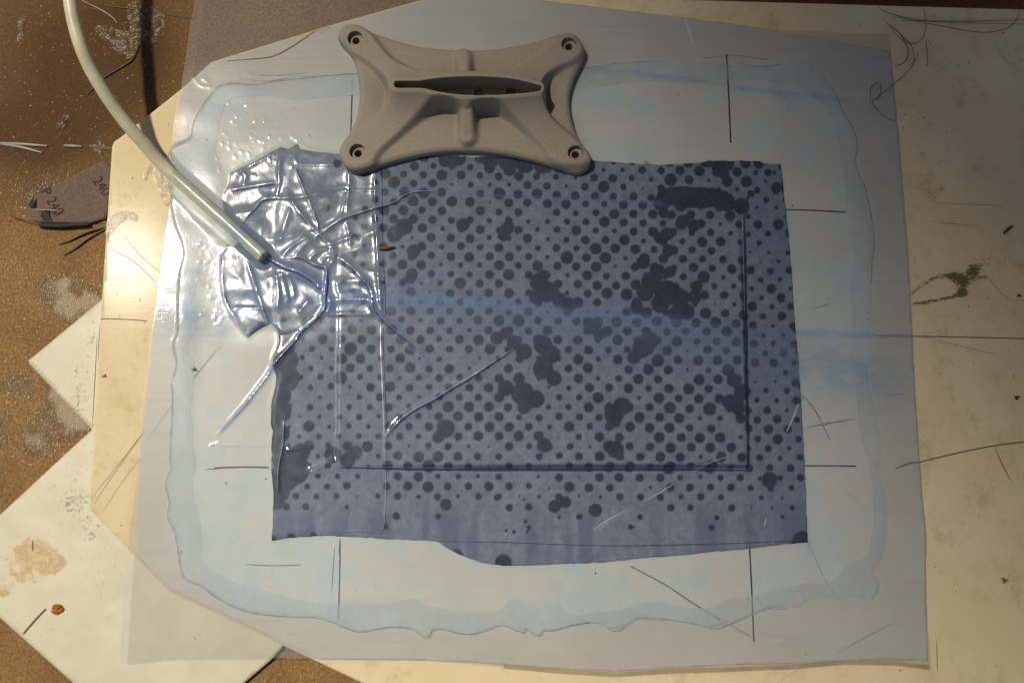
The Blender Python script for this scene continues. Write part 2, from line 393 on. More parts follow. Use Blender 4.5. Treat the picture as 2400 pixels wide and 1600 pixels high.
# fine puckering where the bag is gathered round the hose end
zone = blur((inside(np.array([(505, 350), (650, 330), (830, 350), (905, 380), (900, 740), (700, 790), (570, 800), (505, 700)], float), GX, GY)).astype(float), 24)
zone2 = blur((inside(np.array([(395, 300), (440, 170), (560, 150), (560, 260), (520, 360), (540, 520), (480, 640), (470, 720), (400, 720)], float), GX, GY)).astype(float), 16)
ridg = lambda a: 1 - np.abs(a)
puck = zone * (0.05 * fnoise(10, 5, 1, .8) + 0.012 * fnoise(4, 6) + 0.26 * fnoise(30, 7) + 0.34 * ridg(fnoise(26, 8, 1.6, .6)))
puck += zone2 * (0.09 * fnoise(16, 9) + 0.50 * fnoise(34, 10))
inbag = blur(inside(ringo, GX, GY).astype(float), 8)
calm = inbag * (0.012 * fnoise(24, 12) + 0.004 * fnoise(8, 13)) + (1 - inbag) * 0.07 * fnoise(80, 14)
calm += blur((m_ring).astype(float), 6) * 0.012 * fnoise(12, 15)
# little blisters under the bag, upper left
for _ in range(90):
    bx_, by_ = random.gauss(600, 55), random.gauss(320, 60)
    if not (500 < bx_ < 790 and 235 < by_ < 500): continue
    stroke(calm, [(bx_, by_), (bx_ + random.uniform(1, 5), by_ + random.uniform(1, 6))], random.uniform(2.2, 3.0), random.uniform(.04, .16), taper=False)
for _ in range(60):
    bx_, by_ = random.uniform(462, 520), random.uniform(560, 760)
    stroke(calm, [(bx_, by_), (bx_ + random.uniform(1, 6), by_ + random.uniform(-3, 3))], random.uniform(2.6, 3.8), random.uniform(.03, .09), taper=False)
fab_h = 0.55 + pan_h + 0.10 * fnoise(9, 16) * 0.3
stroke(fab_h, [(893, 1240), (860, 1243), (740, 1243), (645, 1250)], 4, .08)
patch_h = fab_h * blur(m_fab.astype(float), 5) + 0.35 + puck * .8 + creases * .6 * zone
fab_h = fab_h + creases * 0.35 * (1 - zone)

# ------------------------------------------------------------------ hose path
HOSE = [(616, 601, 4.7), (590, 577, 4.7), (560, 549, 4.7), (530, 522, 4.8), (502, 497, 4.9), (470, 468, 5.1), (440, 441, 5.5), (412, 416, 6.2), (385, 391, 8), (362, 366, 11), (341, 341, 15), (307, 303, 21), (272, 258, 28), (240, 210, 36),
        (210, 158, 43), (188, 105, 49), (173, 52, 52), (164, 0, 54), (157, -60, 55), (152, -130, 56), (150, -220, 58), (150, -420, 62)]
HR = 0.0038
hpts = [P3(x, y, ZB + z * 0.001) for x, y, z in HOSE]
hp = catmull(np.array(hpts), 5, False)
hc = np.array([to_canvas(*p) for p in hp]); hz = (hp[:, 2] - ZB) * 1000
pxmm = 1000 * (P(501, 500)[0] - P(500, 500)[0])          # mm per photo pixel on the board near the hose
rr = HR * 1000 / pxmm
win = (GX < 720) & (GY > 330) & (GY < 700) & (GX > 360)
hx, hy = GX[win], GY[win]
best = np.full(len(hx), 1e9); zc = np.zeros(len(hx))
for k in range(44):
    (x1, y1), (x2, y2) = hc[k], hc[k + 1]; dx, dy = x2 - x1, y2 - y1; L = dx * dx + dy * dy + 1e-9
    t = np.clip(((hx - x1) * dx + (hy - y1) * dy) / L, 0, 1); d = np.hypot(x1 + t * dx - hx, y1 + t * dy - hy)
    q = d < best; best[q] = d[q]; zc[q] = (hz[k] + t * (hz[k + 1] - hz[k]))[q]
u = best / rr; R = HR * 1000 + 0.12
over = np.where(u < 0.86, zc + R * np.sqrt(np.clip(1 - u * u, 0, 1)), 0)
edge_h = zc + R * math.sqrt(1 - 0.86 ** 2)
over = np.where(u >= 0.86, edge_h * np.exp(-((u - 0.86) / 0.62) ** 1.25), over)
hose_h = np.zeros(GX.shape); hose_h[win] = over

putty_poly = catmull([(392, 392), (420, 405), (470, 447), (520, 492), (562, 530), (572, 556), (548, 578), (533, 574), (505, 552), (462, 515), (425, 478), (402, 452), (396, 425)], 4)
m_put = inside(putty_poly, GX, GY)
putty_h = blur(m_put.astype(float), 9) * 1.3 * np.clip(1 + .1 * fnoise(14, 31), .7, 1.3)

under = np.maximum(ring_h, np.maximum(fab_h * blur(m_fab.astype(float), 5), patch_h * blur(m_patch.astype(float), 4)))
under = np.maximum(under, putty_h)
film_h = 0.30 + np.maximum(under + 0.22 + np.maximum(puck, -0.1) * 0.45 + creases * 0.9 + np.maximum(calm, -0.15), hose_h + 0.03 * fnoise(9, 40))
film_h = np.maximum(film_h, 0.42)
fabric_top = 0.30 + fab_h; patch_top = 0.30 + patch_h

# where the bag film is tinted blue (creases in the coloured film)
blue = np.zeros(GX.shape)
for pts, w, a in [([(300, 740), (420, 735), (600, 715), (900, 705), (1200, 745), (1500, 790), (1800, 850), (2080, 890)], 55, .34),
                  ([(430, 632), (560, 648), (700, 668), (860, 690), (1000, 700), (1250, 722), (1500, 748), (1800, 776), (2140, 790)], 8, .40),
                  ([(880, 712), (1100, 718), (1400, 745), (1700, 800), (1850, 820)], 14, .3), ([(1860, 800), (1980, 845), (2060, 870)], 22, .12),
                  ([(815, 437), (900, 443), (1000, 450), (1200, 462), (1400, 470), (1550, 478)], 4.5, .6),
                  ([(1250, 150), (1420, 165), (1600, 185), (1760, 210), (1990, 236)], 7, .30), ([(1820, 200), (1830, 225), (1850, 250)], 14, .18),
                  ([(560, 548), (640, 570), (690, 620), (760, 660), (765, 720)], 26, .35), ([(560, 700), (650, 690), (740, 700), (880, 690)], 24, .45),
                  ([(766, 640), (761, 690), (757, 722), (735, 752), (700, 790), (650, 845), (622, 886), (579, 942), (520, 1005)], 6, .75),
                  ([(846, 649), (877, 722), (910, 763), (956, 799), (1000, 845)], 6, .55), ([(780, 712), (880, 700)], 12, .3),
                  ([(797, 700), (793, 800), (789, 950), (789, 1085)], 5, .2), 
                  ([(420, 425), (500, 500), (600, 592)], 16, .3), ([(520, 600), (560, 620), (640, 630)], 16, .3), ([(1894, 1265), (1900, 1300)], 6, .3), ([(425, 640), (440, 680), (435, 730)], 16, .35), ([(520, 700), (525, 740), (522, 770)], 16, .35)]:
    stroke(blue, pts, w, a, 2, taper=False)
blue = np.clip(.72 * blue * (1 + .25 * fnoise(9, 50, 1, .3)), 0, 1)

# ------------------------------------------------------------------ resin spots soaking through the fabric
wet = np.zeros(GX.shape)
def dot(x, y, r, ry=None):
    i0 = int((x - r - 10 - X0) / ST); i1 = int((x + r + 10 - X0) / ST) + 1; ry = ry or r
    j0 = int((y - ry - 10 - Y0) / ST); j1 = int((y + ry + 10 - Y0) / ST) + 1
    if i0 < 0 or j0 < 0 or i1 >= NX or j1 >= NY: return
    d = np.hypot((GX[j0:j1, i0:i1] - x), (GY[j0:j1, i0:i1] - y) * r / ry)
    wet[j0:j1, i0:i1] = np.maximum(wet[j0:j1, i0:i1], np.clip((r - d) / 6 + 0.5, 0, 1))
mmx = 44.6 * 1000 * (P(501, 430, ZC)[0] - P(500, 430, ZC)[0]) * 0.001
ox, oy = P(947.7, 410, ZC); rowd = abs(P(950, 471, ZC)[1] - P(950, 450, ZC)[1])
for r_ in range(-6, 46):
    for c_ in range(-12, 26):
        wx = ox + (c_ + (0.5 if r_ % 2 else 0)) * mmx; wy = oy - r_ * rowd
        x, y = to_canvas(wx, wy); y += (x - 1000) * 0.020 * (1 - (y - 400) / 900) ; x += random.gauss(0, .9); y += random.gauss(0, .9)
        if not (630 < x < 1900 and 360 < y < 1240): continue
        v = float(mnoise.noise(Vector((x / 170, y / 150, 3.3))))
        mean = 9.5 + 2.4 * v; sd_ = 2.1
        if x < 900: mean -= 1.2
        if x > 1350 and y > 470 and x < 1740: mean += 1.2
        if x > 1750: mean -= 2.4
        if y > 1095: mean -= (y - 1095) / 42
        p = 0.97
        if x < 790 and y < 745: p = 0.16
        if y > 1165: p = 0.45
        if y > 1200: p = 0.15
        if random.random() > p: continue
        r = random.gauss(mean, sd_)
        q = random.random()
        if q < .035: r = random.uniform(11.5, 14)
        elif q > .91: r *= 0.45
        if y > 1150: r = min(r, 9)
        if r > 1.6: dot(x, y, min(r, 15.5))
for b in [(1262, 665, 21), (1285, 688, 25), (1256, 700, 17), (1310, 705, 16), (1330, 720, 20), (1272, 650, 15), (1378, 760, 14), (1393, 773, 16), (1403, 786, 15), (1540, 640, 19), (1568, 640, 14), (1525, 665, 24),
          (1560, 690, 30), (1590, 702, 23), (1605, 735, 20), (1510, 690, 20), (1545, 716, 22), (1580, 740, 18), (1506, 618, 16), (1490, 725, 16), (1630, 675, 14), (1625, 700, 16), (1737, 484, 20), (1705, 478, 20), (1550, 476, 20), (1824, 527, 13), (1820, 440, 13), (1760, 455, 9), (1670, 452, 12),
          (1518, 803, 22), (1500, 822, 22), (1482, 842, 15), (1205, 806, 17), (1228, 828, 19), (1272, 812, 22), (1290, 835, 22), (1272, 868, 24), (1298, 890, 18), (1185, 912, 19), (1225, 925, 27), (1255, 938, 21),
          (1228, 958, 15), (1455, 955, 21), (1434, 975, 20), (1440, 992, 13), (1715, 895, 17), (1733, 922, 19), (1705, 945, 18), (1725, 960, 16), (1803, 1124, 19), (1045, 1005, 22), (948, 532, 20), (926, 548, 19), (970, 589, 16), (963, 652, 14),
          (1085, 528, 16), (1165, 795, 16), (1185, 785, 14), (1190, 535, 16), (1180, 555, 13), (1275, 1045, 17), (1440, 1055, 20), (1565, 590, 15), (1563, 550, 16), (1545, 560, 14), (1600, 520, 16), (1625, 530, 15), (1555, 500, 13), (1800, 405, 9),
          (672, 845, 28), (668, 885, 34), (655, 925, 28), (660, 965, 24), (660, 1015, 20), (645, 1040, 22), (668, 1075, 30), (690, 1100, 36), (665, 1120, 34), (655, 1150, 26), (650, 1175, 18), (645, 990, 20), (705, 1060, 22), (645, 800, 14), (655, 815, 15), (780, 1065, 20), (815, 1078, 18), (835, 1060, 16),
          (1045, 375, 18), (1075, 372, 18), (1150, 375, 20), (1190, 380, 22), (1230, 384, 22), (1270, 388, 20), (1195, 398, 15), (1310, 392, 14), (1655, 380, 14), (1685, 392, 18), (1705, 385, 16), (1696, 408, 13), (1778, 384, 12), (1745, 378, 12), (1832, 392, 8), (1845, 445, 14),
          (1850, 545, 10), (1885, 865, 10), (1880, 905, 10), (1881, 1270, 26), (1180, 1318, 20), (1070, 1302, 16), (640, 1262, 8), (683, 1257, 9), (735, 1255, 9), (598, 776, 16), (612, 762, 10), (1870, 770, 14), (1872, 820, 9), (1890, 992, 11),
          (1228, 1170, 4), (1205, 1246, 5), (1235, 1246, 4), (1232, 1222, 5), (1680, 1213, 6), (1188, 1244, 5), (1300, 1186, 15), (1395, 1195, 16), (1325, 1176, 14), (1045, 1182, 14), (1165, 1165, 8)]:
    dot(*b)
dot(1632, 464, 88, 25); dot(1600, 455, 60, 18)
wet *= np.where(m_patch & (GX < 770) & (GY < 745), 0.55, 1)
damp_dark = np.clip(blur(fnoise(20, 61) * .5 + .5, 4), 0, 1) * .35 + blur((wet > .5).astype(float), 14) * .8 + .55 * sm01((GX - 1735) / 60)  # damp round the spots, and darker along the right strip
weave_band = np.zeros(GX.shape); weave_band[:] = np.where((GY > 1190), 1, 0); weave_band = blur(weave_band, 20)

# patches where the bag sucks down onto the sheet and looks paler or bluer
cont = fnoise(34, 71, 1, .7) * .7 + fnoise(14, 72) * .35 + fnoise(90, 73) * .6
near = blur(m_fab.astype(float), 40)
patchy = np.clip((cont + near * 1.1 - .35) * 6, 0, 1) * np.clip((inbag - .3) * 3, 0, 1)
patchy = blur(patchy, 2)

# ------------------------------------------------------------------ materials
def mat_bench():
    m = NT("hardboard", 0.7, .15)
    a = m.noise(26, 6, .65); b = m.noise(700, 5, .75, dist=.4); c = m.noise(1500, 3, .8, stretch=(1, .35, 1), rot=.6); g = m.noise(9, 3, .5)
    col = m.mix(m.ramp(b, .30, .68), srgb(106, 74, 38), srgb(174, 136, 84))
    col = m.mix(m.ramp(c, .55, .75, 0, .55), col, srgb(226, 192, 128))
    col = m.mix(m.ramp(a, .42, .72, 0, .55), col, srgb(104, 72, 34))
    col = m.mix(m.math('MULTIPLY', m.attr('dark'), .85), col, srgb(74, 48, 22))
    v = m.vor(1300, stretch=(1, .4, 1), rot=1.0)
    col = m.mix(m.ramp(v, .08, .2, .22, 0), col, srgb(64, 40, 18))
    d = m.attr('dust'); dn = m.noise(1300, 7, .8); dd = m.math('ADD', m.math('MULTIPLY', d, 1.25), m.math('MULTIPLY_ADD', dn, 3.2, -2.15))
    col = m.mix(m.ramp(dd, -.1, 1.3, 0, .85), col, m.mix(m.ramp(m.noise(2600, 3, .7), .35, .65), srgb(168, 150, 116), srgb(226, 214, 184)))
    m.col(col)
    h = m.math('ADD', b, m.math('MULTIPLY', m.ramp(dd, .05, .6), m.math('MULTIPLY', dn, 1.6)))
    m.norm(m.bump(h, .0006, .8, m.bump(a, .001, .3))); m.rough(m.ramp(a, .4, .7, .8, .55))
    return m.m
def mat_mint():
    m = NT("mint_paint", 0.5, .4)
    a = m.noise(30, 5, .6); f = m.noise(800, 5, .7); d = m.attr('dust')
    col = m.mix(m.ramp(a, .35, .7), srgb(207, 200, 168), srgb(217, 210, 180))
    w = m.math('ADD', m.math('MULTIPLY', m.attr('worn'), 1.3), m.math('MULTIPLY_ADD', m.noise(260, 8, .78), 2.2, -1.45))
    col = m.mix(m.ramp(w, .12, .22), col, m.mix(m.ramp(m.noise(420, 4), .4, .6), srgb(188, 160, 104), srgb(210, 184, 134)))
    dd = m.math('ADD', d, m.math('MULTIPLY_ADD', m.noise(520, 7, .8), 3.2, -2.1))
    col = m.mix(m.ramp(dd, .0, .8, 0, .08), col, srgb(204, 190, 148))
    sp = m.vor(420); col = m.mix(m.ramp(sp, .035, .06, .5, 0), col, srgb(120, 100, 70))
    m.col(col); m.norm(m.bump(m.math('ADD', m.math('MULTIPLY', m.ramp(dd, .1, .6), f), m.math('MULTIPLY', f, .05)), .0012, .8)); return m.m
def mat_cream():
    m = NT("cream_laminate", 0.5, 0)
    a = m.noise(16, 5, .6); b = m.noise(60, 6, .7); s = m.noise(220, 5, .7, stretch=(.06, 1, 1))
    col = m.mix(m.ramp(a, .35, .7), srgb(228, 207, 162), srgb(235, 216, 175))
    col = m.mix(m.ramp(b, .50, .78, 0, .6), col, srgb(192, 166, 120))
    col = m.mix(m.ramp(s, .55, .8, 0, .30), col, srgb(196, 172, 126)); col = m.mix(m.math('MULTIPLY', m.ramp(m.noise(34, 8, .8, w=7.7), .55, .68), .45), col, srgb(176, 146, 94))
    v = m.vor(190, stretch=(1, .5, 1)); col = m.mix(m.ramp(v, .02, .045, .7, 0), col, srgb(110, 88, 56))
    v2 = m.vor(33); col = m.mix(m.math('MULTIPLY', m.ramp(v2, .0, .09, 1, 0), m.ramp(m.noise(700, 5, .8), .5, .6, 0, .65)), col, srgb(130, 98, 52))
    dr = m.attr('grime'); dn = m.math('ADD', dr, m.math('MULTIPLY_ADD', m.noise(900, 5, .8, stretch=(.35, 1, 1)), 2.2, -1.62))
    col = m.mix(m.ramp(dn, .05, .30, 0, .85), col, srgb(84, 74, 34))
    m.col(col)
    m.norm(m.bump(m.math('ADD', m.noise(500, 5, .7, stretch=(.04, 1, 1)), m.math('MULTIPLY', m.noise(90, 3), .6)), .00001, .5)); m.rough(m.ramp(b, .4, .75, .45, .6))
    g_ = m.n('ShaderNodeBsdfGlossy', distribution='BECKMANN'); g_.inputs['Roughness'].default_value = .14; m.put(g_.inputs['Normal'], m.bump(m.noise(500, 5, .7, stretch=(.04, 1, 1)), .00002, .5))
    x_ = m.n('ShaderNodeMixShader'); x_.inputs[0].default_value = .0014; m.put(x_.inputs[1], m.b.outputs[0]); m.put(x_.inputs[2], g_.outputs[0]); m.put(m.out.inputs[0], x_.outputs[0])
    return m.m
def mat_sheet():
    m = NT("brushed_grey_sheet", 0.5, .12)
    s = m.noise(420, 6, .75, stretch=(.03, 1, 1), rot=-.05); s2 = m.noise(140, 5, .7, stretch=(.05, 1, 1), rot=-.04); a = m.noise(22, 5, .6); g = m.noise(7, 3)
    col = m.mix(m.ramp(a, .35, .7), srgb(204, 202, 191), srgb(216, 213, 201))
    col = m.mix(m.ramp(s, .45, .75, 0, .42), col, srgb(172, 162, 148)); col = m.mix(m.ramp(s2, .5, .75, 0, .5), col, srgb(216, 208, 194))
    inb = m.attr('inbag'); col = m.mix(m.math('MULTIPLY', inb, .22), m.mix(.35, col, srgb(196, 186, 172)), m.mix(m.ramp(a, .35, .7), srgb(202, 206, 198), srgb(214, 215, 204))); pa = m.math('ADD', m.attr('patchy'), m.math('MULTIPLY_ADD', m.noise(110, 8, .75), 2.0, -1.0))
    pc = m.mix(m.ramp(g, .4, .6), srgb(190, 200, 191), srgb(192, 201, 202))
    col = m.mix(m.math('MULTIPLY', m.ramp(pa, .25, .70), .85), col, m.mix(m.ramp(m.noise(60, 3), .35, .65), pc, srgb(200, 206, 194)))
    col = m.mix(m.math('MULTIPLY', m.ramp(m.noise(75, 6, .75, w=3.3), .53, .66), m.math('MULTIPLY', inb, .35)), col, srgb(214, 198, 172))
    v = m.vor(140, stretch=(1, .6, 1)); col = m.mix(m.ramp(v, .018, .04, .75, 0), col, srgb(84, 78, 70))
    col = m.mix(m.math('MULTIPLY', m.ramp(m.vor(36), 0, .12, 1, 0), m.ramp(m.noise(500, 6, .8), .52, .62, 0, .45)), col, srgb(128, 120, 92))
    m.col(col); m.norm(m.bump(s, .0001, .4)); return m.m
def mat_film():
    m = NT("bag_film"); t = m.t; t.nodes.remove(m.b)
    bl = m.attr('blue'); ib = m.attr('inbag')
    tr = m.n('ShaderNodeBsdfTransparent'); tc = m.mix(ib, (.925, .93, .915, 1), (.945, .965, .975, 1)); m.put(tr.inputs[0], m.mix(bl, tc, (.45, .62, .82, 1)))
    df = m.n('ShaderNodeBsdfDiffuse'); m.put(df.inputs[0], m.mix(bl, m.mix(ib, (.50, .54, .58, 1), (.46, .60, .80, 1)), (.44, .62, .92, 1)))
    gl = m.n('ShaderNodeBsdfGlossy', distribution='BECKMANN'); gl.inputs[0].default_value = (1, 1, 1, 1)
    fine = m.noise(260, 5, .65, dist=.6); streak = m.noise(900, 3, .6, stretch=(.05, 1, 1), rot=-.04)
    pk = m.attr('gather')
    hgt = m.math('ADD', m.math('MULTIPLY', fine, m.math('MULTIPLY_ADD', pk, .09, .03)), m.math('MULTIPLY', streak, .02))
    bn = m.bump(hgt, .0007, .8)
    m.put(gl.inputs['Normal'], bn); m.put(gl.inputs['Roughness'], m.math('MULTIPLY_ADD', pk, .04, .085))
    fr = m.n('ShaderNodeFresnel'); fr.inputs[0].default_value = 1.5; m.put(fr.inputs['Normal'], bn)
    m1 = m.n('ShaderNodeMixShader'); m.put(m1.inputs[0], m.math('ADD', m.math('MULTIPLY_ADD', ib, -.09, .12), m.math('MULTIPLY', bl, .22))); m.put(m1.inputs[1], tr.outputs[0]); m.put(m1.inputs[2], df.outputs[0])
    m2 = m.n('ShaderNodeMixShader'); m.put(m2.inputs[0], m.math('MINIMUM', m.math('MULTIPLY', fr.outputs[0], m.math('MULTIPLY_ADD', pk, -.5, .95)), .13)); m.put(m2.inputs[1], m1.outputs[0]); m.put(m2.inputs[2], gl.outputs[0])
    g2 = m.n('ShaderNodeBsdfGlossy', distribution='GGX'); g2.inputs[0].default_value = (1, 1, 1, 1); g2.inputs['Roughness'].default_value = .27; m.put(g2.inputs['Normal'], bn)
    m3 = m.n('ShaderNodeMixShader'); m.put(m3.inputs[0], m.math('MULTIPLY_ADD', pk, .022, .003)); m.put(m3.inputs[1], m2.outputs[0]); m.put(m3.inputs[2], g2.outputs[0])
    m.put(m.out.inputs[0], m3.outputs[0]); return m.m
def mat_fabric():
    m = NT("soaked_fabric", 0.8, .1)
    w = m.attr('wet'); dm = m.attr('damp_dark'); fz = m.noise(260, 5, .7); th = m.noise(1500, 2, .6, stretch=(.25, 1, 1)); th2 = m.noise(1500, 2, .6, stretch=(1, .25, 1))
    col = m.mix(m.ramp(fz, .3, .7), srgb(114, 123, 136), srgb(144, 151, 163))
    col = m.mix(m.math('MULTIPLY', m.ramp(m.noise(120, 4, .7, stretch=(1, .5, 1), rot=.7), .4, .75), .35), col, srgb(112, 122, 142))
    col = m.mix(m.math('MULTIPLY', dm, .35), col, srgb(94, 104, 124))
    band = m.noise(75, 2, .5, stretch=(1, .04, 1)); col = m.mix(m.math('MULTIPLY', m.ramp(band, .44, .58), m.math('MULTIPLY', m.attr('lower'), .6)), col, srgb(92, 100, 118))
    e = m.math('ADD', w, m.math('ADD', m.math('MULTIPLY_ADD', th, .6, -.3), m.math('MULTIPLY_ADD', th2, .6, -.3)))
    dk = m.mix(m.ramp(m.noise(90, 5, .7), .35, .7), srgb(24, 32, 50), srgb(44, 53, 74))
    dk = m.mix(m.ramp(th2, .55, .7, 0, .4), dk, srgb(68, 78, 100))
    col = m.mix(m.ramp(e, .16, .86, 0, .95), col, dk)
    wv = m.n('ShaderNodeTexWave'); wv.inputs['Scale'].default_value = 420; m.put(wv.inputs[0], m.co)
    col = m.mix(m.math('MULTIPLY', wv.outputs[1], .10), col, srgb(60, 66, 82))
    m.col(col); m.norm(m.bump(m.math('ADD', fz, m.math('MULTIPLY', th, .5)), .0003, .6)); m.rough(m.ramp(w, .3, .6, .75, .5)); return m.m
def mat_tape():
    m = NT("butyl_tape", .5, .3); m.col(m.mix(m.ramp(m.noise(45, 4), .35, .7), srgb(206, 217, 214), srgb(214, 222, 218))); m.norm(m.bump(m.noise(120, 4), .0003, .2)); m.put(m.b.inputs["Alpha"], m.math('MULTIPLY', m.ramp(m.noise(26, 4, .6), .3, .7, .22, .66), m.attr('laid'))); return m.m
def mat_putty():
    m = NT("white_putty", .4, .4); m.col(m.mix(m.ramp(m.noise(90, 4), .35, .7), srgb(196, 200, 188), srgb(216, 216, 200))); m.norm(m.bump(m.noise(200, 4), .0005, .5)); return m.m
def mat_bracket():
    m = NT("sandy_tan_resin", .6, .32)
    g = m.noise(2600, 2, .6); g2 = m.noise(900, 4, .7); a = m.noise(50, 4)
    col = m.mix(m.ramp(g, .3, .7), srgb(140, 129, 111), srgb(178, 166, 145)); col = m.mix(m.ramp(a, .35, .7, 0, .3), col, srgb(158, 144, 122))
    v = m.vor(1100); col = m.mix(m.ramp(v, .07, .12, .6, 0), col, srgb(96, 84, 66))
    v = m.vor(260); col = m.mix(m.ramp(v, .02, .035, .7, 0), col, srgb(220, 208, 186))
    m.col(col); sc_ = m.noise(900, 3, .6, stretch=(.03, 1, 1), rot=.7); m.col(m.mix(m.ramp(sc_, .66, .72, 0, .18), col, srgb(206, 198, 178))); m.norm(m.bump(m.math('ADD', g, g2), .00022, .8)); return m.m
def mat_hose():
    m = NT("milky_hose", .38, .4)
    m.col(m.mix(m.ramp(m.noise(60, 4), .3, .7), srgb(212, 204, 168), srgb(226, 218, 184)))
    m.b.inputs['Subsurface Weight'].default_value = .8; m.b.inputs['Subsurface Radius'].default_value = (.006, .005, .003); m.b.inputs['Subsurface Scale'].default_value = .5
    m.norm(m.bump(m.noise(500, 3), .00008, .4)); return m.m
def simple(name, c, rough=.5, spec=.4, c2=None, sc=300, bump=0.0, alpha=1.0, trans=0.0):
    m = NT(name, rough, spec)
    f = m.noise(sc, 4, .7)
    m.col(m.mix(m.ramp(f, .35, .68), c, c2 or c) if c2 else c)
    if bump: m.norm(m.bump(f, bump, .8))
    m.b.inputs['Transmission Weight'].default_value = trans; m.b.inputs['Alpha'].default_value = alpha
    return m.m
M = dict(bench=mat_bench(), mint=mat_mint(), cream=mat_cream(), sheet=mat_sheet(), film=mat_film(), fabric=mat_fabric(), tape=mat_tape(), putty=mat_putty(),
         bracket=mat_bracket(), hose=mat_hose(),
         ink=simple("black_ink", srgb(28, 32, 44), .6), pencil=simple("pencil_line", srgb(96, 86, 74), .7), faint=simple("faint_scratch", srgb(140, 132, 120), .7), bluepen=simple("blue_grey_pen", srgb(84, 94, 112), .6), brownpen=simple("brown_pencil", srgb(70, 44, 34), .6),
         edge=simple("board_edge", srgb(120, 92, 60), .8, .2, srgb(70, 48, 28), 900, .0003),
         whiteedge=simple("laminate_edge", srgb(236, 226, 206), .4, .4),
         sand=simple("sandpaper_back", srgb(104, 86, 72), .8, .2, srgb(120, 100, 86), 500, .0001), grit=simple("sandpaper_grit", srgb(44, 40, 36), .8, .3, srgb(66, 60, 54), 2500, .0003),
         print=simple("printed_ink", srgb(58, 46, 40), .8, .1),
         wood=simple("splinter_wood", srgb(150, 112, 60), .7, .2, srgb(96, 66, 34), 900, .0002), straw=simple("yellow_flake", srgb(214, 172, 96), .6, .3, srgb(170, 124, 60), 800, .0003),
         grass=simple("dry_grass", srgb(120, 116, 44), .6, .3, srgb(82, 64, 34), 160), amber=simple("amber_resin", srgb(190, 104, 22), .08, .7, srgb(140, 62, 10), 260, .0004),
         clear=simple("clear_resin", srgb(150, 130, 100), .16, .5, srgb(110, 88, 58), 240, .0010, alpha=.32), gluefilm=simple("clear_glue", srgb(238, 226, 200), .16, .6, None, 200, .0012, alpha=.4),
         hair=simple("dark_hair", srgb(92, 74, 50), .5), thread=simple("straw_coloured_thread", srgb(214, 188, 110), .4), fibre=simple("clear_fibre", srgb(190, 184, 168), .3, .5, alpha=.55),
         crumb=simple("pale_dust", srgb(226, 214, 186), .85, .2, srgb(204, 190, 158), 900), chip=simple("brown_chips", srgb(200, 160, 98), .8, .2, srgb(120, 84, 44), 300), black=simple("black_specks", srgb(50, 42, 34), .7),
         fold=simple("yellowed_film_fold", srgb(196, 176, 130), .3, .5, srgb(176, 150, 104), 60, alpha=.5), unseen_slab=simple("shade_slab_mat", srgb(214, 160, 96), .8, .2, srgb(190, 136, 76), 3),
         glint=simple("glint_paint", srgb(226, 232, 240), .1, .8, alpha=.6), haloedge=simple("pressed_edge", srgb(132, 138, 146), .3, .5, alpha=.48), halolight=simple("pressed_edge_light", srgb(226, 226, 220), .2, .6, alpha=.45))
M['whiteboard'] = M['cream']

# ------------------------------------------------------------------ bench
dust = np.zeros(GX.shape); dark = np.zeros(GX.shape)
def spot(a, x, y, r, ry=None, v=1.0, rot=0.0):
    ry = ry or r; c, s = math.cos(rot), math.sin(rot); u = (GX - x) * c + (GY - y) * s; w = -(GX - x) * s + (GY - y) * c
    a += v * np.exp(-((u / r) ** 2 + (w / ry) ** 2))
for q in [(185, 690, 110, 30, .9, .35), (150, 720, 60, 40, .7), (205, 760, 50, 50, .8), (60, 1000, 120, 90, .55), (150, 930, 70, 40, .8, .7), (120, 860, 40, 30, .35), (110, 440, 60, 40, .6), (80, 480, 50, 30, .5),
          (175, 660, 30, 18, .6), (230, 215, 60, 50, .2), (40, 1040, 60, 40, .5), (190, 980, 50, 40, .8), (20, 900, 60, 60, .3), (250, 360, 25, 20, .6), (0, 700, 60, 90, .15), (230, 640, 30, 30, .5)]: spot(dust, *q)
for q in [(150, 130, 280, 260, 1.0), (60, 330, 200, 90, .7), (330, 120, 120, 160, .5), (2100, -10, 600, 60, 1.2), (60, 460, 120, 60, .3)]: spot(dark, *q)
nz = fnoise(9, 83) * .35 + fnoise(24, 84) * .45
dust = np.clip(dust * (1 + nz * .6), 0, 1.2)
bench_outline = [(-148, -148), (2570, -148), (2570, 1770), (-148, 1770)]
bench = sheet("workbench_top", [bench_outline], 10, 0.06 * fnoise(12, 81), M['bench'], {'dust': dust, 'dark': np.clip(dark, 0, 1)}, base=0.0)
tag(bench, "brown hardboard workbench top, stained and strewn with dust", kind='structure')
# the bench goes on beyond the frame, all round
bx0, by0 = P(-148, -148, 0); bx1, by1 = P(2570, -148, 0); bx2, by2 = P(2570, 1770, 0); bx3, by3 = P(-148, 1770, 0)
E = [(-.9, .7), (.9, .7), (.9, -.6), (-.9, -.6)]; I = [(float(bx0), float(by0)), (float(bx1), float(by1)), (float(bx2), float(by2)), (float(bx3), float(by3))]
V = [(x, y, 0) for x, y in I] + [(x, y, 0) for x, y in E] + [(x, y, -.018) for x, y in E]
F = [(0, 1, 5, 4)[::-1], (1, 2, 6, 5)[::-1], (2, 3, 7, 6)[::-1], (3, 0, 4, 7)[::-1]] + [(4 + k, 4 + (k + 1) % 4, 8 + (k + 1) % 4, 8 + k)[::-1] for k in range(4)] + [(8, 9, 10, 11)]
tag(mesh_obj("workbench_edge", V, F, M['bench']), "outer part of the brown workbench top", kind='structure')
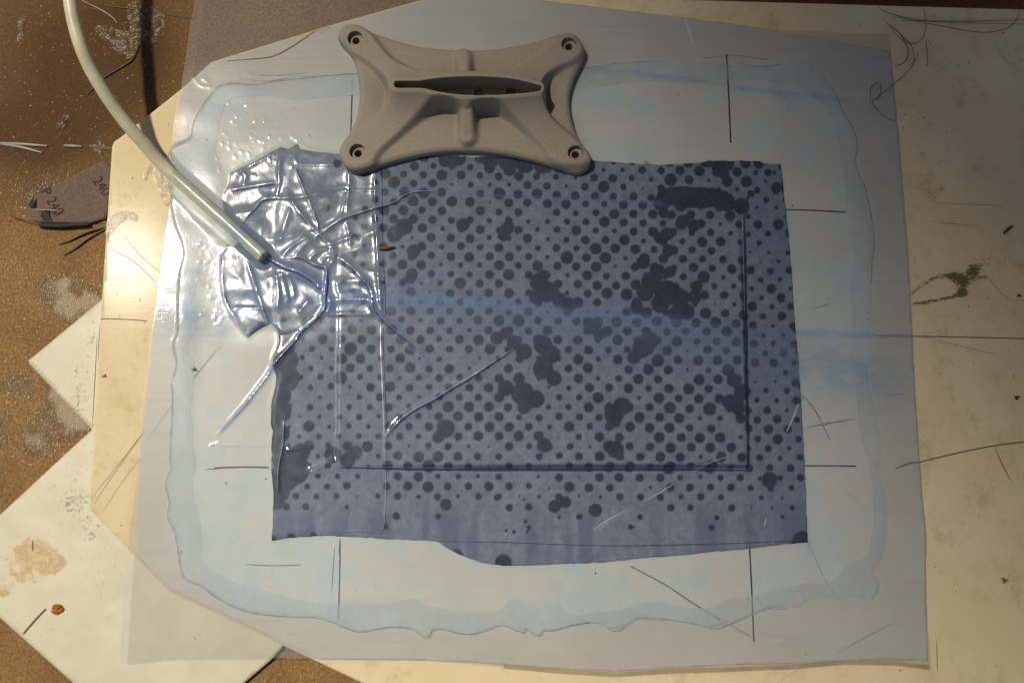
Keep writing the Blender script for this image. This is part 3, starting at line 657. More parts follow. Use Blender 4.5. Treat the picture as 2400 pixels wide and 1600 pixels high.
tag(mesh_obj("ground", [(-40, -40, -.85), (40, -40, -.85), (40, 40, -.85), (-40, 40, -.85)], [(0, 1, 2, 3)], simple("yard_ground", srgb(150, 140, 120), .9, .2, srgb(110, 102, 84), 2)), "yard ground under the workbench", kind='structure')

# unseen slab, added only to keep the right of the bench in soft shade
g = Vector((0.80, 0.60, 0)); pp = Vector((-0.60, 0.80, 0)); dist = 10.5
C0 = Vector(P3(1530, 762)) + sd * dist
def shade_slab():
    V = []; F = []
    for dz in (0, .12):
        for a, b in ((-14, 0), (14, 0), (14, 20), (-14, 20)): V.append(tuple(C0 + pp * a + g * b + Vector((0, 0, dz + b * .06))))
    F = [(0, 1, 2, 3), (7, 6, 5, 4), (0, 4, 5, 1), (1, 5, 6, 2), (2, 6, 7, 3), (3, 7, 4, 0)]
    return mesh_obj("added_shade_slab", V, F, M['unseen_slab'])
tag(shade_slab(), "unseen slab added high above the bench to shade its right side", "unseen_slab")

# ------------------------------------------------------------------ mint board with worn paint
worn = np.zeros(GX.shape); mdust = np.zeros(GX.shape)
for q in [(80, 1300, 60, 36, .9, .2), (30, 1340, 50, 26, .7, .5), (135, 1320, 30, 20, .5), (3, 1385, 20, 16, .7)]: spot(worn, *q)
for q in [(205, 960, 36, 90, .8), (190, 870, 40, 70, .6), (190, 1120, 60, 50, .8), (200, 1210, 60, 60, .8), (250, 1280, 60, 50, .8, .8), (150, 1180, 70, 50, .5), (230, 1370, 40, 60, .4), (160, 1000, 90, 90, .3), (215, 780, 30, 40, .8)]: spot(mdust, *q)
T_MINT = 0.003
mdust = np.clip(mdust * (1 + nz * .5) * .38, 0, 1.1); worn = worn * (1 + nz * .6)
mint = tag(slab("painted_board", MINT, T_MINT - .0003, .0026, M['edge'], bevel=0, zp=T_MINT), "pale mint painted board sticking out from under the cream board, lower left", "board")
inner = [(70, 847), (237, 709), (420, 566), (755, 764), (894, 1240), (632, 1543), (498, 1656), (240, 1656), (3, 1444), (-148, 1310), (-148, 1346), (2, 1209), (114, 1105), (220, 1006)]
sheet("painted_face", [np.array(MINT, float)], 7, 0.05 * fnoise(10, 82), M['mint'], {'worn': worn, 'dust': mdust}, thick=.0003, parent=mint, base=T_MINT)
ribbon("pen_line", [(108, 1426), (82, 1453), (55, 1484)], 4, M['brownpen'], mint, z=T_MINT, lift=.00015)
ribbon("pencil_mark", [(77, 1266), (77, 1290)], 2.4, M['pencil'], mint, z=T_MINT, lift=.00015)

# ------------------------------------------------------------------ cream board
grime = np.zeros(GX.shape)
for q in [(2280, 640, 20, 24, 1.0), (2312, 650, 18, 10, .6), (2300, 620, 26, 8, .5, -.3), (2330, 890, 30, 14, .4, .5), (1870, 45, 14, 12, .5), (2100, 60, 30, 20, .3), (300, 560, 30, 16, .45)]: spot(grime, *q)
for p_, w_, a_ in [([(2138, 688), (2165, 665), (2200, 648), (2245, 645), (2262, 660)], 9, .75), ([(2143, 712), (2180, 706), (2225, 697), (2260, 684)], 6, 1.0), ([(2235, 650), (2252, 668), (2260, 688)], 14, .8)]: stroke(grime, p_, w_, a_, taper=False)
board = tag(slab("cream_board", BOARD, ZB - .0003, .0048, M['whiteedge'], bevel=0, zp=ZC), "big cream laminate board with clipped corners lying across the bench under everything else", "board")
sheet("laminate_face", [np.array(BOARD, float)], 6, np.zeros(GX.shape), M['cream'], {'grime': grime}, thick=.0003, parent=board, base=ZB)
for nm, pts, w, mt in [("pencil_line", [(236, 747), (290, 748), (345, 752)], 2.2, 'pencil'), ("pencil_line", [(2140, 788), (2260, 790), (2420, 794)], 2.6, 'pencil'),
                       ("pencil_line", [(2145, 1085), (2240, 1062), (2330, 1044), (2420, 1033)], 3, 'pencil'), ("scratch", [(2332, 1048), (2350, 1090), (2370, 1128)], 2.4, 'pencil'),
                       ("scratch", [(213, 1168), (300, 1060), (345, 1000)], 1.8, 'faint'), ("scratch", [(222, 1180), (260, 1120), (340, 1010)], 1.6, 'faint'), ("scratch", [(240, 1200), (300, 1110), (345, 1060)], 1.4, 'faint'),
                       ("scratch", [(248, 578), (310, 610), (372, 668)], 1.8, 'faint'), ("scratch", [(290, 552), (330, 600), (385, 645)], 1.6, 'faint'), ("scratch", [(246, 612), (310, 632), (375, 670)], 1.4, 'halolight'),
                       ("scratch", [(2180, 520), (2300, 530)], 1.5, 'faint'), ("scratch", [(228, 790), (222, 900), (217, 1000)], 2.0, 'brownpen'), ("scratch", [(234, 760), (229, 850)], 1.6, 'brownpen'),
                       ("scratch", [(1820, 1600), (1950, 1520), (2060, 1480)], 1.4, 'faint'), ("scratch", [(2195, 1500), (2197, 1575)], 1.8, 'pencil'), ("scratch", [(2190, 475), (2350, 482)], 1.3, 'faint'),
                       ("scratch", [(2280, 600), (2350, 690), (2400, 705)], 1.3, 'faint'), ("scratch", [(2170, 790), (2290, 820), (2340, 830)], 1.3, 'faint')]:
    ribbon(nm, pts, w, M[mt], board, z=ZB, taper=(nm == 'scratch'))

# ------------------------------------------------------------------ grey sheet on the board
gsheet = sheet("backing_sheet", [np.array(SHEET, float)], 5, Hs, M['sheet'], {'inbag': inbag, 'patchy': patchy}, thick=.00025)
tag(gsheet, "thin grey brushed sheet between the cream board and the clear bag film", "sheet")
for nm, pts, w, mt, tp in [("marker_line", [(826, 188), (824, 250), (822, 316)], 3.4, 'ink', 0), ("marker_line", [(1703, 127), (1708, 220), (1713, 335)], 3.8, 'ink', 0), ("marker_line", [(1842, 491), (1910, 493), (1982, 497)], 2.8, 'ink', 0),
                           ("marker_line", [(1886, 1091), (1950, 1091), (2007, 1092)], 3.0, 'ink', 0), ("marker_line", [(503, 1096), (570, 1094), (630, 1095)], 3.6, 'ink', 0), ("marker_line", [(480, 1100), (520, 1097)], 2.2, 'brownpen', 1),
                           ("marker_line", [(797, 1262), (796, 1290), (797, 1302)], 4.5, 'pencil', 1), ("marker_line", [(797, 1300), (795, 1380), (793, 1450)], 3.4, 'bluepen', 0), ("marker_line", [(1757, 1280), (1762, 1380), (1767, 1503)], 3.4, 'ink', 0),
                           ("marker_line", [(784, 1280), (780, 1340), (777, 1390)], 2.2, 'faint', 1), ("pencil_line", [(575, 1322), (640, 1325), (705, 1323)], 1.8, 'pencil', 0),
                           ("pencil_line", [(1478, 1326), (1560, 1370), (1620, 1410), (1690, 1453)], 2.6, 'pencil', 0), ("pencil_line", [(1705, 1460), (1760, 1491)], 2.6, 'faint', 0), ("pencil_line", [(2055, 786), (2140, 788)], 2.4, 'bluepen', 0),
                           ("scratch", [(1868, 915), (1910, 960), (1946, 1033)], 2.2, 'pencil', 1), ("scratch", [(1892, 1002), (1950, 990), (2008, 981)], 2.2, 'bluepen', 1), ("scratch", [(2098, 1098), (2130, 1086), (2158, 1082)], 4, 'bluepen', 1),
                           ("scratch", [(1900, 725), (1950, 710)], 1.6, 'faint', 1), ("scratch", [(400, 960), (520, 800)], 1.4, 'faint', 1), ("scratch", [(345, 1030), (440, 900), (530, 800)], 1.4, 'faint', 1), ("scratch", [(2100, 1455), (1960, 1530)], 2.0, 'faint', 1),
                           ("scratch", [(2080, 927), (2118, 922)], 2.0, 'faint', 1), ("scratch", [(1960, 1400), (1925, 1340), (1905, 1290)], 1.6, 'faint', 1), ("scratch", [(1980, 1150), (2020, 1180)], 1.2, 'faint', 1)]:
    ribbon(nm, pts, w, M[mt], gsheet, zarr=Hs, lift=.00007, taper=bool(tp), wob=.15)

# ------------------------------------------------------------------ sealing tape ring, fabric, crumpled patch, putty
tape = sheet("sealant_tape", [ringo, ringi], 5, 0.30 + ring_h, M['tape'], {'laid': np.clip(1.08 - .55 * sm01((GX - 700) / 900) * sm01((1500 - GY) / 300) + .1 * fnoise(60, 77), .3, 1.1)})
tag(tape, "wavy pale blue ring of sealant tape running round the bag", "tape")
fabric = sheet("breather_fabric", [fab], 2.5, fabric_top, M['fabric'], {'wet': wet, 'damp_dark': damp_dark, 'lower': weave_band}, thick=.0006)
tag(fabric, "big blue-grey fabric sheet with dark resin spots pressed over a raised rectangle", "fabric")
pf = sheet("crumpled_fabric", [patch], 2.5, patch_top + .05, M['fabric'], {'wet': wet * .9, 'damp_dark': damp_dark, 'lower': weave_band * 0}, thick=.0006)
tag(pf, "crumpled blue-grey fabric scrap gathered round the end of the hose", "fabric")
pu = sheet("sealant_putty", [putty_poly], 3, 0.3 + putty_h, M['putty'], thick=.0004)
tag(pu, "lump of whitish sealing putty bedding the hose where it enters the bag", "putty")

# ------------------------------------------------------------------ hose
hose = tube("vacuum_hose", [tuple(p) for p in hp], HR, M['hose'], seg=40)
tag(hose, "milky translucent vacuum hose curving in from the upper left into the bag", "hose")

# ------------------------------------------------------------------ bag film over it all
film = sheet("vacuum_bag_film", [roughen(np.array(FILM, float), .5, 14, 9)], 2.5, film_h, M['film'], {'blue': blue, 'inbag': inbag, 'gather': np.clip(zone + zone2 * .5, 0, 1)})
tag(film, "clear bluish vacuum bag film drawn tight over the fabric, sheet and tape ring", "film")
# pressed outline where the bag meets the tape
ro = [tuple(p) for p in ringo]; n3 = len(ro)
def arc(a, b):
    return [ro[k % n3] for k in range(a, b, 2)]
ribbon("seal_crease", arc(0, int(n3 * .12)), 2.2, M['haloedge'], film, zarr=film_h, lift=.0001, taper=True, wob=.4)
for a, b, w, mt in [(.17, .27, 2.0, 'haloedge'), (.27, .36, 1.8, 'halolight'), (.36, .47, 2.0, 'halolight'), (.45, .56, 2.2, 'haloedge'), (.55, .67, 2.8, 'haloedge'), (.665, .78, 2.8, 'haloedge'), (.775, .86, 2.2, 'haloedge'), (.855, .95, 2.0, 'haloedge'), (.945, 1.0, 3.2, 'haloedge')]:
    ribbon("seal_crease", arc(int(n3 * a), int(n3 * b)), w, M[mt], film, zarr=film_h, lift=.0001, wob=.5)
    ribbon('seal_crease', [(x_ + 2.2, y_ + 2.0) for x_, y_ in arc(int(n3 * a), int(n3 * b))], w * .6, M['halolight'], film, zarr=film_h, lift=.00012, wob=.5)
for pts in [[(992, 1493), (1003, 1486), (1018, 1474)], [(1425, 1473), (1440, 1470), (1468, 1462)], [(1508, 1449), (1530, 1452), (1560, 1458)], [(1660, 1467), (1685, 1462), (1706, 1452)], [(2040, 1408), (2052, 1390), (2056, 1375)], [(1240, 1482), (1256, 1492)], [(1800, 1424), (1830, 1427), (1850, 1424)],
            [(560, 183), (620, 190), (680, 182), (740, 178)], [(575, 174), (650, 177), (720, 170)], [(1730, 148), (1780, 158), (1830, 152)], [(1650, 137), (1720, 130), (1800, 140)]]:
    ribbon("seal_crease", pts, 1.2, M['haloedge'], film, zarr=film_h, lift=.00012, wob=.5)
ribbon("folded_edge", [(1180, 1560), (1300, 1571), (1440, 1580), (1570, 1571), (1720, 1567), (1860, 1561), (1980, 1551), (2100, 1553), (2178, 1563)], 11, M['fold'], film, zarr=film_h, lift=.00025, smooth_pts=False)
M['shade_line'] = simple("painted_crease_shade", srgb(46, 60, 88), .25, .6, None, alpha=.62); M['glint_line'] = simple("painted_crease_glint", srgb(176, 190, 210), .2, .7, None, alpha=.5)
def fold(pts, w, off=(1.6, 2.0), dm='shade_line', lm='glint_line', lw=.6):  # paints shade and glint lines along the creases; clear film shows none
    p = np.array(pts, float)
    ribbon("painted_crease_light", p + np.array(off) * .5, w, M[dm], film, zarr=film_h, lift=.00012, taper=True, wob=.25)
    ribbon("painted_crease_light", p - np.array(off) * .7, w * lw, M[lm], film, zarr=film_h, lift=.0002, taper=True, wob=.35)
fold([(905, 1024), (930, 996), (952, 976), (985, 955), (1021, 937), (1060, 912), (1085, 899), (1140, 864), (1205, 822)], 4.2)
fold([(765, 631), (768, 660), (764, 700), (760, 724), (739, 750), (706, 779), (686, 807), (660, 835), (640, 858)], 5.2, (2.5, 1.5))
fold([(640, 858), (622, 886), (600, 915), (575, 948), (545, 980), (508, 1018)], 2.6, (2, 1.2), 'glint_line', 'glint_line')
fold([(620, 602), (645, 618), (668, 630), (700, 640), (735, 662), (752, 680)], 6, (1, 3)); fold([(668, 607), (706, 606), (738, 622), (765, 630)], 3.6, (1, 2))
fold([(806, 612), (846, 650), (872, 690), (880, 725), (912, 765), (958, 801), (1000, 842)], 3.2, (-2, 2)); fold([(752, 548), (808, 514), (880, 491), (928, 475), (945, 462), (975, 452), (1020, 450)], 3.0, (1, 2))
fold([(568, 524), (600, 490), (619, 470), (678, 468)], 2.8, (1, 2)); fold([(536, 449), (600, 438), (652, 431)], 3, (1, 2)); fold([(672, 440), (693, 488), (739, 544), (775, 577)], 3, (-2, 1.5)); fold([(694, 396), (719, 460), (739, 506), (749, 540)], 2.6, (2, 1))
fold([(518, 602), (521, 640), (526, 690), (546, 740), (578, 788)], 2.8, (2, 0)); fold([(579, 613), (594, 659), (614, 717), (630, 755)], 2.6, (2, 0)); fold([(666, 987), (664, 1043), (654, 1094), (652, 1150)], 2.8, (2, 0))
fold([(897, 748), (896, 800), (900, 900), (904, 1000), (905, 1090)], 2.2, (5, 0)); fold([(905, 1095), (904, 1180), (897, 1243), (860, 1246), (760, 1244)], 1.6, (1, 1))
fold([(797, 1094), (1000, 1098), (1300, 1099), (1600, 1099), (1752, 1101)], 6.5, (0, 2.5), lw=.2); fold([(1742, 500), (1745, 650), (1749, 900), (1754, 1090)], 7, (3, 0), lw=.2)  # shade painted along the raised panel's lower and right edges
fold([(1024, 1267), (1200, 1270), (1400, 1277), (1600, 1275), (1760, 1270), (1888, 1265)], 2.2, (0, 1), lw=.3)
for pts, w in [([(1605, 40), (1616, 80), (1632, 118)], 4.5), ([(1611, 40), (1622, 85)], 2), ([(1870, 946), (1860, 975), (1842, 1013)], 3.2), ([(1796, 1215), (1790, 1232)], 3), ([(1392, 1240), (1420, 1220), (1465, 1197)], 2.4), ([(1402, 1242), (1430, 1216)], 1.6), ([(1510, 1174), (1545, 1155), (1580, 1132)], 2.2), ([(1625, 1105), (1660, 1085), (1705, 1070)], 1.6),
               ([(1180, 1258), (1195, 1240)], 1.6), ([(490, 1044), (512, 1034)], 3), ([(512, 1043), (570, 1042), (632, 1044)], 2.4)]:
    ribbon("painted_glint", pts, w, M['glint'], film, zarr=film_h, lift=.0003, taper=True)  # white strips stand in for glints on the film

# ------------------------------------------------------------------ the tan bracket
def z2(zx, zy): return 700 + zx * .3406, zy * .3406
OUT = [(275, 270), (288, 222), (325, 194), (388, 186), (445, 200), (520, 232), (620, 268), (800, 318), (1000, 344), (1180, 350), (1400, 335), (1600, 297), (1760, 250), (1848, 231),
       (1905, 244), (1945, 290), (1965, 355), (1958, 420), (1925, 490), (1893, 560), (1868, 650), (1865, 740), (1882, 830), (1915, 930), (1965, 1010), (2003, 1070), (2010, 1125),
       (1985, 1170), (1935, 1193), (1878, 1190), (1790, 1160), (1600, 1105), (1400, 1065), (1200, 1046), (1000, 1050), (800, 1080), (600, 1132), (460, 1178), (395, 1188),
       (335, 1165), (300, 1115), (287, 1050), (305, 990), (350, 915), (392, 830), (414, 720), (418, 610), (402, 500), (370, 405), (318, 335), (286, 300)]
SLOT = [(640, 588), (646, 560), (670, 545), (760, 542), (830, 542), (900, 531), (1000, 519), (1100, 513), (1200, 512), (1300, 514), (1400, 520), (1500, 533), (1580, 551), (1640, 567), (1675, 576), (1689, 600),
        (1681, 628), (1645, 645), (1560, 656), (1480, 662), (1400, 668), (1250, 673), (1100, 666), (980, 650), (900, 633), (850, 623), (760, 621), (690, 621), (655, 612)]
STAR = [(500, 215), (560, 290), (640, 385), (740, 445), (860, 492), (1000, 510), (1180, 506), (1400, 500), (1540, 442), (1660, 345), (1790, 240), (1980, 300), (1930, 410), (1800, 478), (1720, 545), (1692, 640), (1712, 740), (1780, 835), (1890, 925), (2060, 1110),
        (1780, 1145), (1650, 1005), (1520, 882), (1400, 782), (1310, 728), (1225, 760), (1160, 800), (1095, 765), (1020, 722), (930, 745), (840, 815), (700, 935), (560, 1060), (470, 1230), (240, 1100), (300, 960), (430, 880), (530, 795), (590, 705), (602, 620), (570, 545), (490, 455), (380, 385), (230, 330), (300, 150), (420, 150)]
BZ = ZB + 0.0015
def wpts(zp, z): 
    a = np.array([z2(*p) for p in zp]); x, y = P(a[:, 0], a[:, 1], z); return np.stack([x, y], 1)
outw = catmull(wpts(OUT, BZ + .003), 8); slotw = catmull(wpts(SLOT, BZ + .020), 16); starw = catmull(wpts(STAR, BZ + .008), 4)
def arcparam(p):
    d = np.r_[0, np.cumsum(np.hypot(*(np.roll(p, -1, 0) - p).T))]; return d / d[-1]
def at_arc(p, s):
    a = arcparam(p); q = np.vstack([p, p[:1]]); s = s % 1
    return np.stack([np.interp(s, a, q[:, 0]), np.interp(s, a, q[:, 1])], 1)
NT_ = 560
s_out = np.arange(NT_) / NT_; po = at_arc(outw, s_out)
# matching point on the slot: nearest, smoothed so that no two coincide
fine = at_arc(slotw, np.arange(4000) / 4000)
near_i = np.array([np.argmin(((fine - p) ** 2).sum(1)) for p in po]) / 4000
un = np.unwrap(near_i * 2 * math.pi) / (2 * math.pi)
if un[-1] < un[0]: raise RuntimeError("orientation")
ext = np.r_[un - 1, un, un + 1]; k = 41; ker = np.hanning(k); ker /= ker.sum()
sm = np.convolve(ext, ker, 'same')[NT_:2 * NT_]; sm = .9 * sm + .1 * (s_out + (sm.mean() - s_out.mean()))
ps = at_arc(slotw, sm)
H0 = BZ
def seg_d(x, y, a, b):
    dx, dy = b[0] - a[0], b[1] - a[1]; t = np.clip(((x - a[0]) * dx + (y - a[1]) * dy) / (dx * dx + dy * dy), 0, 1)
    return np.hypot(x - a[0] - t * dx, y - a[1] - t * dy), t
def sstep(v): v = np.clip(v, 0, 1); return v * v * (3 - 2 * v)
bosses = [wpts([c], BZ + .009)[0] for c in [(388, 262), (1860, 304), (402, 1040), (1906, 1050)]]
rib_t = (wpts([(1133, 375)], BZ + .007)[0], wpts([(1140, 500)], BZ + .010)[0]); rib_b = (wpts([(1158, 760)], BZ + .012)[0], wpts([(1162, 945)], BZ + .007)[0])
def bracket_z(x, y):
    x = np.asarray(x).ravel(); y = np.asarray(y).ravel()
    ds, _, _ = nearest(slotw, x, y); de, _, _ = nearest(outw, x, y); dst, _, _ = nearest(starw, x, y)
    ins = inside(starw, x, y); sdst = np.where(ins, dst, -dst)
    mm = 1000.0
    db = np.min([np.hypot(x - b[0], y - b[1]) for b in bosses], 0)
    valley = 5.6 - 4.3 * np.exp(-(ds * mm / 10) ** 2)
    body = 8.6 + 11.4 * np.exp(-(ds * mm / 9.5) ** 1.15) * 1.0
    body = np.maximum(body, 8.8 + 0 * db)
    w = sstep((sdst * mm + 1.2) / 3.8)
    z = valley * (1 - w) + body * w
    for (a, b), hh, wd in ((rib_t, (8.8, 11), 6.0), (rib_b, (14, 9.4), 6.3)):
        d, t = seg_d(x, y, a, b); h = hh[0] + (hh[1] - hh[0]) * t
        q = sstep((wd - d * mm) / 2.8) ; z = np.maximum(z, valley * (1 - q) + h * q)
    # rim: hold the lip crisp
    rim = np.exp(-(ds * mm / 1.3) ** 2); z = z * (1 - rim) + 20 * rim
    # rounded outer edge
    R = 3.6; e = np.clip(de * mm, 0, R); z = z - (R - np.sqrt(np.clip(R * R - (R - e) ** 2, 0, None))) * 0.95
    return z * .001
rings = []; NR = 96
V = []; F = []
def add_ring(p, z):
    s = len(V); zz = np.broadcast_to(z, (NT_,)); V.extend([(float(a), float(b), float(c)) for (a, b), c in zip(p, zz)]); return s
def join(a, b):
    for k in range(NT_):
        k2 = (k + 1) % NT_; F.append((a + k, a + k2, b + k2, b + k))
cen = slotw.mean(0)
tvals = np.linspace(0, 1, NR) ** .92
rs = []
for t in tvals:
    p = ps + (po - ps) * t
    rs.append(p)
allp = np.concatenate(rs); allz = bracket_z(allp[:, 0], allp[:, 1]).reshape(NR, NT_)
# soften along the mesh, keeping the lip and the edge
for _ in range(6):
    zz = allz.copy(); zz[3:-4] = (allz[3:-4] * 2 + allz[2:-5] + allz[4:-3] + np.roll(allz, 1, 1)[3:-4] + np.roll(allz, -1, 1)[3:-4]) / 6; allz = zz
def inset(d):
    t = np.roll(ps, -1, 0) - np.roll(ps, 1, 0); t /= np.hypot(*t.T)[:, None]; nrm = np.stack([-t[:, 1], t[:, 0]], 1)
    if ((ps + nrm * .001 - cen) ** 2).sum() > ((ps - cen) ** 2).sum(): nrm = -nrm
    return ps + nrm * d
bot = add_ring(po * .999 + po.mean(0) * .001, H0)
prev = bot
e_ = add_ring(po, H0 + .0006); join(bot, e_); prev = e_
for i in range(NR - 1, -1, -1):
    r_ = add_ring(rs[i], H0 + allz[i] + (.0 if i else .0)); join(prev, r_); prev = r_
for d, z in ((.00025, .0203), (.0011, .0203), (.0014, .0200), (.0014, .012), (.0016, .004)):
    r_ = add_ring(inset(d), H0 + z); join(prev, r_); prev = r_
F.append(tuple(prev + k for k in range(NT_))); F.append(tuple(bot + k for k in range(NT_))[::-1])
bo = mesh_obj("tan_bracket", V, F, M['bracket'], None, True)
bm = bmesh.new(); bm.from_mesh(bo.data); bmesh.ops.recalc_face_normals(bm, faces=bm.faces); bm.to_mesh(bo.data); bm.free()
def cutter(name, x, y, r, z0, z1, n=40, r2=None):
    V = []; r2 = r2 or r
    for z, q in ((z0, r), (z1, r2)):
        for k in range(n): a = 2 * math.pi * k / n; V.append((x + q * math.cos(a), y + q * math.sin(a), z))
    F = [tuple(range(n))[::-1], tuple(range(n, 2 * n))] + [(k, (k + 1) % n, n + (k + 1) % n, n + k) for k in range(n)]
    return mesh_obj(name, V, F, None)
cuts = []
for b in bosses:
    x, y = map(float, b)
    cuts.append(cutter("cut", x, y, .0046, H0 + .0052, H0 + .02, r2=.0052)); cuts.append(cutter("cut", x, y, .0023, H0 - .001, H0 + .0065))
# two oval windows in the slot floor, and pockets under the arms
for c, r in (((1240, 640), .0034), ((1462, 640), .0034)):
    x, y = wpts([c], BZ + .004)[0]; cuts.append(cutter("cut", float(x), float(y) , r, H0 - .001, H0 + .0075))
for c in cuts:
    md = bo.modifiers.new("b", 'BOOLEAN'); md.operation = 'DIFFERENCE'; md.solver = 'EXACT'; md.object = c
dg = bpy.context.evaluated_depsgraph_get(); dg.update()
nm_ = bpy.data.meshes.new_from_object(bo.evaluated_get(dg)); bo.modifiers.clear(); bo.data = nm_; nm_.name = "tan_bracket"
for c in cuts: bpy.data.objects.remove(c, do_unlink=True)
if not len(nm_.materials): nm_.materials.append(M['bracket'])
for e in nm_.edges: pass
nm_.polygons.foreach_set('use_smooth', np.ones(len(nm_.polygons), bool))
nm_.set_sharp_from_angle(angle=math.radians(38))
tag(bo, "tan four-cornered bracket with a long raised slot and four screw holes", "bracket")

# ------------------------------------------------------------------ sandpaper scrap
def paper(name, pts, mat, parent=None, z=.0, curl=None, thick=.0003):
    bm = bmesh.new(); pts = [np.array(p, float) for p in pts]
    vs = []
    for p in pts:
        zz = z + (curl(p) if curl else 0); vs.append(bm.verts.new(P3(p[0], p[1], zz)))
    f = bm.faces.new(vs); r = bmesh.ops.extrude_face_region(bm, geom=[f])
    for v in [g_ for g_ in r['geom'] if isinstance(g_, bmesh.types.BMVert)]: v.co.z -= thick
    bmesh.ops.recalc_face_normals(bm, faces=bm.faces)
    me = bpy.data.meshes.new(name); bm.to_mesh(me); bm.free(); me.materials.append(mat); o = bpy.data.objects.new(name, me); COL.objects.link(o)
    if parent: o.parent = parent
    return o
SP = [(79, 468), (80, 458), (110, 448), (150, 424), (190, 405), (246, 376), (254, 384), (263, 396), (262, 440), (256, 470), (252, 512), (205, 528), (140, 529), (96, 531), (89, 532), (82, 512), (64, 482)]
SPZ = (.5 + 2.2 * np.exp(-((GX - 95) / 40) ** 2 - ((GY - 520) / 26) ** 2) + .8 * np.clip((GY - 440) / 90, 0, 1) + .9 * np.exp(-((GX - 215) / 40) ** 2 - ((GY - 400) / 20) ** 2) + .25 * fnoise(30, 91))
ss = sheet("sandpaper_scrap", [np.array(SP, float)], 6, SPZ, M['sand'], thick=.0004, base=.0006)
tag(ss, "torn piece of brown sandpaper printed 240, left of the cream board", "sandpaper")
paper("folded_corner", [(64, 483), (78, 459), (80, 484)], M['grit'], ss, .0042)
paper("folded_corner", [(89, 530), (90, 516), (98, 496), (112, 490), (116, 508), (124, 519), (175, 522), (205, 520), (206, 527), (140, 532)], M['grit'], ss, .0040)
def text(s, px, py, size, ang, z, mat, parent, sx=1):
    c = bpy.data.curves.new("t", 'FONT'); c.body = s; c.size = size; c.extrude = .00001; c.align_x = 'CENTER'; c.align_y = 'CENTER'
    t = bpy.data.objects.new("t", c); COL.objects.link(t); dg = bpy.context.evaluated_depsgraph_get(); dg.update()
    me = bpy.data.meshes.new_from_object(t.evaluated_get(dg)); bpy.data.objects.remove(t); me.materials.clear(); me.materials.append(mat)
    ca, sa = math.cos(ang), math.sin(ang); lx, ly, _ = P3(px, py, z)
    for v in me.vertices:
        wx, wy = lx + v.co.x * ca - v.co.y * sa, ly + v.co.x * sa + v.co.y * ca
        qx, qy = to_canvas(wx, wy, .0006); v.co.z += .0006 + float(sample(SPZ, np.array([qx]), np.array([qy]))[0]) * .001 + .00008 - z
    o = bpy.data.objects.new("printed_number", me); COL.objects.link(o); o.location = P3(px, py, z); o.rotation_euler = (0, 0, ang); o.parent = parent
    return o
text("240", 235, 434, .0088, math.radians(-52), .0034, M['print'], ss); text("P 240", 117, 470, .0088, math.radians(-56), .0046, M['print'], ss)

# ------------------------------------------------------------------ loose things
def blob(name, px, py, r, ry, h, mat, rot=0, z=0.0, seed=1, rough=.25, n=26, m=9, lobes=3):
    V = []; F = []; r_ = random.Random(seed); c, s = math.cos(rot), math.sin(rot); ph = [r_.uniform(0, 6.28) for _ in range(6)]
    cx, cy, _ = P3(px, py, z); k_ = .00025
    for j in range(m):
        t = j / (m - 1)
        for i in range(n):
            a = 2 * math.pi * i / n; w = 1 + rough * (math.sin(lobes * a + ph[0]) * .5 + math.sin((lobes + 2) * a + ph[1]) * .35 + math.sin((lobes + 6) * a + ph[2]) * .25)
            rad = (1 - t) ; x = r * w * rad * math.cos(a); y = ry * w * rad * math.sin(a)
            zz = h * math.sqrt(max(0, 1 - rad * rad)) * (1 + .25 * math.sin(5 * a + ph[3]) * rad + .2 * math.sin(9 * rad + ph[4] + 2 * a))
            V.append((cx + (x * c - y * s) * k_, cy - (x * s + y * c) * k_, z + zz * .001))
    for j in range(m - 1):
        for i in range(n): F.append((j * n + i, j * n + (i + 1) % n, (j + 1) * n + (i + 1) % n, (j + 1) * n + i)[::-1])
    return mesh_obj(name, V, F, mat, None, True)
tag(blob("resin_drop", 135, 1427, 15, 12, 1.4, M['amber'], z=T_MINT + .0001, seed=4, rough=.12), "orange drop of hardened resin on the mint board", "resin")
tag(blob("resin_blob", 151, 285, 15, 25, 1.8, M['clear'], rot=.35, seed=5, rough=.5, lobes=2), "small clear wrinkled resin blob on the bench above the sandpaper", "resin")
tag(blob("resin_smear", 50, 70, 13, 34, 1.0, M['clear'], rot=.05, seed=6, rough=.7, lobes=2), "thin clear resin smear at the upper left corner of the bench", "resin")
tag(blob("resin_patch", 235, 345, 24, 20, 1.0, M['clear'], seed=8, rough=.8, lobes=4), "greyish resin patch on the bench beside the board's clipped corner", "resin")
def mess(name, pts, mat, amp, seed, z=0.0, step=5, frac=.75):
    p = roughen(catmull(pts, 4), 3.2, 6, seed)
    a = np.clip(.35 + amp * (1 - np.abs(fnoise(7, seed)) + .5 * fnoise(4, seed + 1)), .03, 3)
    return sheet(name, [p], step / 1.6, a, mat, base=z, thick=.0)
tag(mess("resin_splash", [(300, 12), (330, 5), (360, 20), (388, 40), (385, 62), (372, 72), (368, 98), (352, 104), (338, 96), (326, 110), (305, 140), (285, 130), (262, 112), (240, 92), (220, 66), (250, 62), (290, 72), (300, 45)], M['clear'], .8, 95),
    "rough dried resin splash on the bench right of the hose near the top edge", "resin")
tag(mess("glue_smear", [(372, 362), (392, 366), (398, 380), (408, 400), (408, 440), (400, 470), (388, 482), (375, 460), (362, 425), (350, 405), (340, 425), (336, 410), (350, 385)], M['gluefilm'], .9, 97, z=ZB + .0002), "clear wrinkled glue smear on the cream board beside the hose", "glue")
tag(mess("glue_smear", [(256, 512), (275, 494), (300, 492), (322, 503), (318, 518), (300, 514), (280, 524), (262, 545), (250, 560), (250, 530)], M['gluefilm'], .8, 99, z=ZB + .0002), "clear wrinkled glue smear at the cream board's left edge", "glue")

